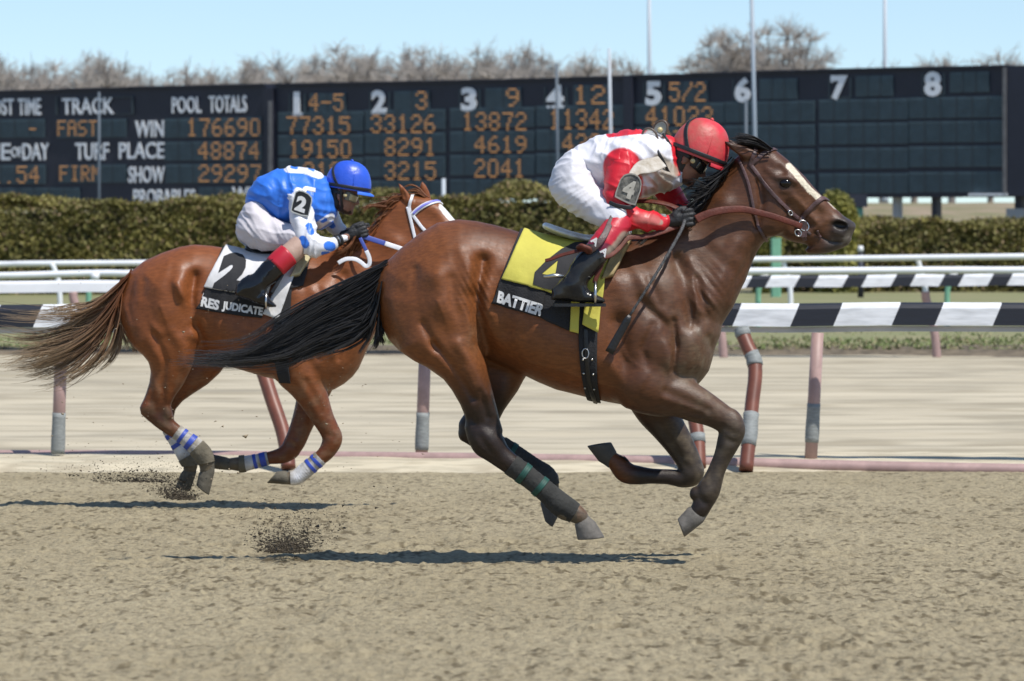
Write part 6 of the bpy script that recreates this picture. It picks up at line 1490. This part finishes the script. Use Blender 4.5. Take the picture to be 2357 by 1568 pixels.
for sg in (-1, 1):
    o = .0
    low = [(1424,514,sg*.285,29),(1405,540,sg*.33,30),(1380,572,sg*.365,29),(1352,606,sg*.385,28),(1332,636,sg*.395,24)]
    garment('stocking', pr, (1305,470,1480,660), sorted((sg*.18, sg*.50)), d, .0065, M_silk, lambda v: v.chain(q3(low[:4]), 0, 5), [(40,6,16,.003)], jcol((.46,.018,.035), [((.15,.012,.032), [(1335,590),(1385,596)], 38), (MUD, [(1435,545),(1400,592)], 15, 'mud')]))
    def bo(v):
        v.chain(q3([(1366,590,sg*.378,31),(1348,612,sg*.388,30),(1330,638,sg*.396,26),(1318,656,sg*.40,24)]), 0, 5)
        w2 = np.array([P(x, y, d+sg*.40)[[0,2]] for x, y in [(1268,679),(1271,664),(1288,648),(1306,640),(1330,642),(1357,668),(1376,679),(1391,687),(1392,695),(1378,700),(1340,697),(1300,693),(1266,690)]])
        v.inflate(w2, d+sg*.40, .045, .036, .035)
    garment('boot', pr, (1240,545,1410,715), sorted((sg*.28, sg*.52)), d, .0055, M_bootd, bo, [(-30,8,30,.006)])
    MB().box(P(1270,701,d)+[0,sg*.40-.04,0], P(1390,696,d)+[0,sg*.40+.04,.004], .01).build('boot_sole', M_blackl, pr)
    MB().tube([P(1250,634,d)+[0,sg*.42,0], P(1272,631,d)+[0,sg*.425,0], P(1295,632,d)+[0,sg*.42,0]], [.007,.010,.010], 8).build('spur', M_metal, pr, True)
# white letters on the stocking cuff
for tx_, (x, y) in (('A', (1354, 553)), ('A', (1375, 577))):
    V, Fc = text_mesh(tx_, .04); A = [P(x+13*a+9*b, y+6*a-15*b*.9+8*a, d)+[0,-.455,0] for a, b, _ in V]; obj('letter', A, Fc, M_print, pr)
HH = hd.helmet(pr, (1609,352), 21, .142, .118, .172, mat('red_cap_cloth', (.62,.028,.045), .5, var=.22, vscale=10, c2=(.42,.09,.07), bump=.4, bscale=26), M_strapb, mat('red_peak', (.60,.03,.045), .45, var=.3, vscale=14))
# hood and chin strap, goggles in use and a spare pair on the neck
def hood(v): v.chain([(*hd.p(-.03,-.02,-.0), .078), (*hd.p(-.012,-.075,0), .070), (*hd.p(-.01,-.115,0), .058)], .01, 4, 1.02); v.ell(hd.p(.105,-.05), (.085,.2,.13), .01, -hd.ang, True)
garment('hood', pr, (1530,310,1650,450), (-.12,.12), d, .006, M_strapb, hood, [(70,10,26,.004)])
def goggles(par, Hd, mframe, mlens):
    A = np.array([Hd.p(.088*math.cos(a)+.012, -.026-.010*math.cos(a), .090*math.sin(a)) for a in np.linspace(-1.35,1.35,21)]); up = Hd.p(0,1)-Hd.p(0,0)
    nn = np.array([(q-Hd.p(-.02,-.026))/np.linalg.norm(q-Hd.p(-.02,-.026)) for q in A])
    V, Fc = ribbon(A, np.tile(up,(21,1)), nn, .056, .012); g = obj('goggles', V, Fc, mframe, par, True)
    V, Fc = ribbon(A[2:-2]+nn[2:-2]*.008, np.tile(up,(17,1)), nn[2:-2], .040, .006); obj('lens', V, Fc, mlens, g, True)
    A = np.array([Hd.p(.092*math.cos(a)-.005, -.022, .084*math.sin(a)) for a in np.linspace(1.35,2*math.pi-1.35,25)]); V, Fc = ribbon(A, np.tile(up,(25,1)), np.array([(q-Hd.p(-.02,-.022))/np.linalg.norm(q-Hd.p(-.02,-.022)) for q in A]), .020, .004); obj('strap', V, Fc, M_strapb, g, True)
    p = Hd.p(.030,-.030,-.098); MB().tube([p, p-[0,.008,0]], .012, 10).build('strap_boss', M_gold, g, True)
    return g
goggles(pr, hd, M_strapb, mat('dark_lens', (.02,.018,.016), .08, spec=.8))
sg_ = None
for i, (x, y, r, tl_) in enumerate(((1496,318,.045,20),(1519,299,.043,-30))):
    c = P(x, y, d-.10+.05*i); a_ = math.radians(tl_); e1 = np.array((math.cos(a_), -.3, math.sin(a_))); e1 /= np.linalg.norm(e1); e2 = np.cross((0.2,1,0.1), e1); e2 /= np.linalg.norm(e2); nn = np.cross(e1, e2)
    ring = [c+e1*math.cos(q)*r*.82+e2*math.sin(q)*r*1.1 for q in np.linspace(0,6.283,21)]
    g = MB().tube(ring, .0055, 7, False).build('spare_goggles', mat('goggle_rim', (.10,.07,.05), .4), pr, True)
    n = 20; V = [c] + ring[:-1]; obj('lens', V, [(0, 1+k, 1+(k+1)%n) for k in range(n)], M_lens, g, True)
    MB().tube([c-[0,.004,0], c-[0,.012,0]], .013, 12).build('lens_boss', M_gold, g, True)
V, Fc = freestrap([P(1504,334,d-.12), P(1516,352,d-.175), P(1528,374,d-.165), P(1540,398,d-.13), P(1552,412,d-.09)], (0,-1,.2), .014, .005); obj('goggle_strap', V, Fc, M_strapb, pr, True)
V, Fc = freestrap([P(1526,308,d-.08), P(1536,322,d-.10), P(1545,338,d-.09)], (0,-1,.2), .012, .005); obj('goggle_strap', V, Fc, M_strapb, pr, True)
glove(pr, d, (1535,510), (1580,500), -.165, s, M_glove)
glove(pr, d, (1578,486), (1606,492), .15, s, M_glove)
A = q3([(1520,511,-.178,19),(1531,511,-.172,18)]); MB().tube([a[:3] for a in A], [a[3] for a in A], 16).build('cuff', M_tape, pr, True)
# number plate on the arm
M_plate = mat('muddy_plate', (.035,.036,.036), .6, var=.7, vscale=22, c2=(.20,.19,.16), bump=.5, bscale=50); M_plrim = mat('plate_rim', (.33,.31,.27), .5, var=.3, vscale=20)
def plate(par, pts, yo, d, mface, mrim, txt, tq, mtxt):
    c = np.mean(pts, 0); f = lambda k, o: [P(*(c+(np.array(p)-c)*k), d)+[0, yo+o, 0] for p in pts]; n = len(pts)
    rim = f(1.0,0)+f(1.0,-.010)+f(.9,-.010)+f(.9,-.004)
    o = obj('number_plate', f(.95,-.006)+f(.95,.002), [tuple(range(n)), tuple(range(2*n-1,n-1,-1))]+[(i,(i+1)%n,n+(i+1)%n,n+i) for i in range(n)], mface, par)
    obj('plate_rim', rim, [(a*n+i, a*n+(i+1)%n, (a+1)*n+(i+1)%n, (a+1)*n+i) for a in range(3) for i in range(n)], mrim, o)
    V, Fc = text_mesh(txt, .06); (x0,y0),(x1,y1),(x2,y2) = tq                  # lower left, lower right, upper left
    m = len(V); q = [P(x0+(x1-x0)*a+(x2-x0)*b, y0+(y1-y0)*a+(y2-y0)*b, d) for a, b, _ in V]
    obj('numeral', [p+[0,yo-.011,0] for p in q], Fc, mtxt, o); return o
oval = [(1432,404),(1440,401),(1448,400),(1457,402),(1466,408),(1471,416),(1472,425),(1470,440),(1458,473),(1446,471),(1428,463),(1411,454),(1413,443),(1424,413)]
plate(pr, oval, -.318, d, M_plate, M_plrim, '4', ((1424,452),(1449,461),(1438,412)), mat('mud_white', (.50,.47,.40), .7, var=.3, vscale=30))
V, Fc = freestrap([P(1456,404,d-.318), P(1464,394,d-.292), P(1478,386,d-.272), P(1500,380,d-.250), P(1524,372,d-.205)], (0,-1,.55), [.04,.05,.075,.085,.07], .006); obj('badge_strap', V, Fc, mat('muddy_white_strap', (.62,.58,.52), .8, var=.6, vscale=9, c2=(.30,.25,.18), bump=.5, bscale=40), pr, True)
V, Fc = freestrap([P(1402,466,d-.31), P(1422,474,d-.325), P(1450,478,d-.325), P(1464,470,d-.305)], (0,-1,-.1), .020, .004); obj('badge_band', V, Fc, M_strapb, pr, True)
# whip
wh = thing('whip', 'dark riding whip hanging from the gloved hand of the red and white jockey', 'whip', P(1500, 650, d-.33))
A = spline([P(1576,508,d-.20), P(1566,534,d-.27), P(1530,598,d-.35), P(1490,663,d-.37), P(1450,726,d-.37)], 8)
MB().tube(A, np.linspace(.0082,.0062,len(A))+.0012*(np.arange(len(A))%3 == 0), 10).build('shaft', mat('braided_grip', (.10,.10,.10), .7, var=.7, vscale=60, c2=(.03,.03,.03), bump=.6, bscale=120), wh, True)
f0, f1 = P(1450,726,d-.37), P(1402,812,d-.36); ax = (f1-f0)/np.linalg.norm(f1-f0); wd = np.cross(ax, (0,1,0)); A = np.array([f0+ax*t for t in np.linspace(0,np.linalg.norm(f1-f0),9)])
V, Fc = ribbon(A, np.tile(wd,(9,1)), np.tile((0,-1,0),(9,1)), [.018,.034,.036,.036,.038,.038,.04,.04,.042], .010); obj('flap', V, Fc, M_blackl, wh, True)

# ---------------------------------------------------------------- rider in blue
d = D2; s = F/d
BLU = (.035,.17,.66); W2 = (.72,.72,.75)
pj = thing('person', 'jockey in a blue jersey with white spotted sleeves on the chestnut', 'person', P(640, 560, d))
h2 = Head((788,437), 14, d)
def b2(v):
    h2.sdf(v)
    v.chain(q3([(720,430,0,34),(752,448,0,24),(778,452,0,22),(792,444,0,24)]), .03, 4, .9)
    v.chain(q3([(598,462,0,22),(650,440,0,28),(715,430,0,38)]), .03, 4, 1.5)
    v.chain(q3([(690,465,-.15,18),(698,505,-.21,18),(708,560,-.25,16),(745,562,-.24,12),(785,552,-.18,9),(815,538,-.15,11),(840,530,-.15,9)]), .02)
    v.chain(q3([(740,470,.15,18),(765,510,.19,15),(785,533,.18,11),(830,532,.14,10)]), .02)
    for sg in (-1, 1): v.chain(q3([(582,508,sg*.09,20),(640,540,sg*.15,20),(690,556,sg*.26,16),(645,602,sg*.335,13),(592,658,sg*.372,8),(572,668,sg*.38,7),(612,690,sg*.38,6)]), .03)
garment('body', pj, (530,350,880,720), (-.48,.48), d, .0085, M_skin, b2, (), jcol((.30,.15,.10), [((.04,.028,.022), [(796,491),(788,486),(780,476)], 5), ((.05,.03,.025), [(800,492),(806,489)], 3.5), ((.36,.15,.12), [(809,480),(815,481)], 2.2)]), 1)
def bt2(v):
    w2 = lambda pts: np.array([P(x, y, d)[[0,2]] for x, y in pts]); c3 = lambda rows: [(*P(x,y,d)[[0,2]], a, b/s) for x, y, a, b in rows]
    v.inflate(w2([(566,472),(568,452),(577,429),(599,406),(630,393),(666,383),(707,388),(740,399),(757,420),(770,450),(776,488),(764,515),(738,528),(700,524),(676,520),(650,516),(625,508),(597,489),(575,478)]), d,
        blend(c3([(590,460,.17,35),(660,440,.19,45),(720,430,.20,45),(730,490,.17,30)]), .1), blend(c3([(590,460,.13,40),(700,440,.16,50),(760,460,.10,30)]), .1), 0)
    v.chain(q3([(692,456,-.16,28),(696,474,-.17,29)]), .05); v.chain(q3([(735,458,.15,28),(742,474,.16,28)]), .05)
garment('jersey', pj, (550,365,800,550), (-.28,.28), d, .008, M_silk, bt2, [(75,6,20,.014),(100,5,14,.009),(20,8,34,.006)], jcol(BLU, [(W2, [(665,386),(700,388),(735,400)], 12), (BLU, [(672,384),(682,386)], 4), ((.05,.2,.7), [(712,388),(722,392)], 3), (W2, [(735,518),(762,500)], 9), (BLU, [(742,510),(750,506)], 4)]))
def sl3(v): v.chain(q3([(690,458,-.165,29),(694,490,-.20,28),(699,525,-.25,28),(704,550,-.285,28),(719,566,-.295,26),(746,566,-.265,21),(770,558,-.205,13.5),(783,553,-.185,11.5),(795,548,-.17,10.5)]), 0, 6)
spots = [(BLU, [(711,520),(716,534)], 7.5), (BLU, [(697,552),(703,562)], 9.5), (BLU, [(756,566),(762,568)], 11), ((.035,.17,.66), [(744,584),(756,584)], 5)]
garment('sleeve', pj, (640,415,805,610), (-.42,-.05), d, .0068, M_silk, sl3, [(95,7,20,.014),(20,9,30,.008)], jcol(W2, spots))
def sl4(v): v.chain(q3([(740,465,.15,27),(757,495,.18,24),(772,522,.19,20),(790,534,.175,13)]), 0, 6)
garment('sleeve', pj, (700,430,810,560), (.05,.30), d, .0072, M_silk, sl4, [(80,8,24,.008)], jcol(W2, [(BLU, [(760,515),(765,520)], 7)]))
def cl2(v): v.chain(q3([(738,430,0,27),(752,450,0,24),(763,470,0,20)]), 0, 5, .95)
garment('collar', pj, (700,390,800,510), (-.09,.09), d, .007, M_silk, cl2, [(60,8,20,.004)], jcol((.03,.12,.5), []))
def br2_(v):
    for sg in (-1, 1):
        w2 = lambda pts: np.array([P(x, y, d+sg*.13)[[0,2]] for x, y in pts]); c3 = lambda rows: [(*P(x,y,d)[[0,2]], a, b/s) for x, y, a, b in rows]
        v.inflate(w2([(580,468),(562,486),(546,506),(542,532),(550,554),(573,573),(612,582),(640,576),(675,574),(700,572),(712,552),(695,522),(660,512),(630,500),(604,480)]),
            blend(c3([(575,510,d+sg*.085,35),(630,540,d+sg*.15,30),(690,555,d+sg*.25,25)]), .1), blend(c3([(580,520,.125,35),(640,545,.10,35),(695,555,.07,25)]), .1), blend(c3([(580,520,.11,35),(640,545,.09,35),(695,555,.06,25)]), .1), .04)
    v.chain(q3([(600,470,0,28),(588,490,0,30),(585,512,0,34)]), .04, 4, 1.8)
garment('breeches', pj, (530,460,730,595), (-.40,.40), d, .0078, M_breech, br2_, [(18,3,26,.010),(50,5,34,.008)], jcol((.58,.545,.565), []))
for sg in (-1, 1):
    garment('stocking', pj, (590,515,740,660), sorted((sg*.15, sg*.46)), d, .007, M_breech, lambda v: v.chain(q3([(700,552,sg*.26,24),(678,576,sg*.305,25),(650,598,sg*.335,24),(632,616,sg*.346,19)]), 0, 5), [(-50,5,14,.002)], jcol((.40,.27,.21), []))
    c = spline(q3([(664,586,sg*.322,26),(650,598,sg*.335,26.5),(633,615,sg*.348,26)]), 4); MB().tube(c[:,:3], c[:,3]+.003, 20).build('boot_cuff', mat('red_cuff', (.42,.012,.025), .4), pj, True)
    def bo2(v):
        v.chain(q3([(638,610,sg*.345,26),(618,630,sg*.358,26),(596,650,sg*.372,22),(580,662,sg*.378,20)]), 0, 5)
        w2 = np.array([P(x, y, d+sg*.38)[[0,2]] for x, y in [(541,674),(545,656),(556,644),(572,634),(590,640),(610,668),(625,690),(637,703),(636,708),(622,708),(590,698),(560,688),(541,680)]])
        v.inflate(w2, d+sg*.38, .048, .036, .035)
    garment('boot', pj, (520,570,680,725), sorted((sg*.26, sg*.50)), d, .006, M_boot, bo2, [(-30,6,16,.006)])
h2.helmet(pj, (801,428), 9, .146, .116, .160, mat('blue_cap_cloth', (.028,.10,.62), .38, var=.15, vscale=10, bump=.4, bscale=26), M_strapb, mat('blue_peak', (.04,.16,.70), .4))
goggles(pj, h2, mat('smoky_frame', (.16,.15,.12), .4), mat('yellow_lens', (.42,.36,.20), .08, spec=.8))
def hood2(v): v.chain([(*h2.p(-.03,-.02,0), .076), (*h2.p(-.022,-.075,0), .068)], .01, 4, 1.02); v.ell(h2.p(.098,-.05), (.10,.2,.14), .01, -h2.ang, True); v.ell(h2.p(-.005,-.045,-.08), (.020,.03,.034), .005, 0, True)
garment('hood', pj, (740,400,840,510), (-.12,.12), d, .0062, M_strapb, hood2)
V, Fc = freestrap([h2.p(-.004,.01,-.105), h2.p(.006,-.04,-.096), h2.p(.022,-.09,-.07), h2.p(.045,-.135,-.03), h2.p(.05,-.145,0)], (0,-1,0), .016, .005); obj('chin_strap', V, Fc, M_strapb, pj, True)
glove(pj, d, (800,546), (836,530), -.16, s, M_glove)
glove(pj, d, (800,538), (838,530), .15, s, M_glove)
for a, b in ((771,776),(780,784)):
    A = q3([(a,557-(a-771)*.4,-.200,14.5-(a-771)*.12),(b,555.5-(b-776)*.4,-.193,14-(b-776)*.12)]); MB().tube([q[:3] for q in A], [q[3]+.002 for q in A], 14).build('cuff_band', M_strapb, pj, True)
ov = [(686,442),(694,438),(704,440),(716,446),(724,455),(724,465),(716,499),(700,497),(680,490),(675,486),(678,470)]
plate(pj, ov, -.298, d, mat('black_plate', (.014,.014,.015), .35), mat('silver_rim', (.45,.46,.44), .35), '2', ((683,483),(706,491),(692,449)), M_print)
V, Fc = freestrap([P(699,441,d-.298), P(704,434,d-.285), P(715,436,d-.268), P(726,438,d-.255)], (0,-1,.4), .03, .005); obj('badge_clip', V, Fc, mat('clip_white', (.7,.7,.7), .4), pj, True)

# ================================================================== FLYING DIRT
M_clod = mat('moist_shaded_clods', (.10,.079,.053), .95, var=.4, vscale=30, bump=.4, bscale=80)  # moist dirt; its backlit shade is put into the dark colour
M_speck = mat('dry_specks', (.28,.22,.145), .9)
def spray(label, pts, siz, mt):
    n = len(pts); ico = np.array([(0,0,1),(.94,0,-.33),(-.47,.82,-.33),(-.47,-.82,-.33)]); q = rng.normal(size=(n,4)); q /= np.linalg.norm(q,axis=1)[:,None]
    w_,x,y,z = q.T; R = np.stack([np.stack([1-2*(y*y+z*z),2*(x*y-z*w_),2*(x*z+y*w_)],-1),np.stack([2*(x*y+z*w_),1-2*(x*x+z*z),2*(y*z-x*w_)],-1),np.stack([2*(x*z-y*w_),2*(y*z+x*w_),1-2*(x*x+y*y)],-1)],1)
    V = np.einsum('nij,kj->nki', R, ico)*siz[:,None,None]*np.array((1.5,1,1))*rng.uniform(.5,1.4,(n,4,1)) + pts[:,None,:]
    f = np.array([(0,1,2),(0,2,3),(0,3,1),(1,3,2)]); Fq = (f[None]+4*np.arange(n)[:,None,None]).reshape(-1,3)
    o = obj('dirt_spray', V.reshape(-1,3), Fq, mt, None, False, kind='stuff'); tag(o, label, 'dirt'); return o
def burst(cx, cy, d, n, w, h, lean):
    t = rng.exponential(.36, n); t = np.minimum(t, 1.5); x = rng.normal(0, 1, n)*w*(.40+.95*t) + lean*t; y = np.abs(t)*h*rng.uniform(.55,1.1,n)
    dd = d + rng.normal(0, .22, n); p = np.array([P(cx+a, cy-b, e) for a, b, e in zip(x, y, dd)]); p[:,2] = np.maximum(p[:,2], ztrack(p[:,1])+.005); return p, rng.gamma(1.2, .0017, n)*np.exp(-t*.5)
spray('dark burst of loose dirt on the track behind the bay horse', *burst(655, 1272, D1+.25, 9000, 58, 120, 40), M_clod)
p1_, s1_ = burst(420, 1150, D2, 6000, 36, 85, -70); p2_, s2_ = burst(330, 1110, D2+.1, 4200, 110, 62, -90)
spray('dark spray of dirt thrown up by the chestnut hind hooves', np.concatenate([p1_, p2_]), np.concatenate([s1_, s2_]), M_clod)
n = 380; sx = rng.uniform(120, 1000, n); sy = 600+rng.random(n)**.8*560; dd = rng.uniform(20.2, 24.6, n)
spray('scattered specks of dirt hanging in the air between the two horses', np.array([P(a, b, e) for a, b, e in zip(sx, sy, dd)]), rng.gamma(2, .0014, n), M_speck)
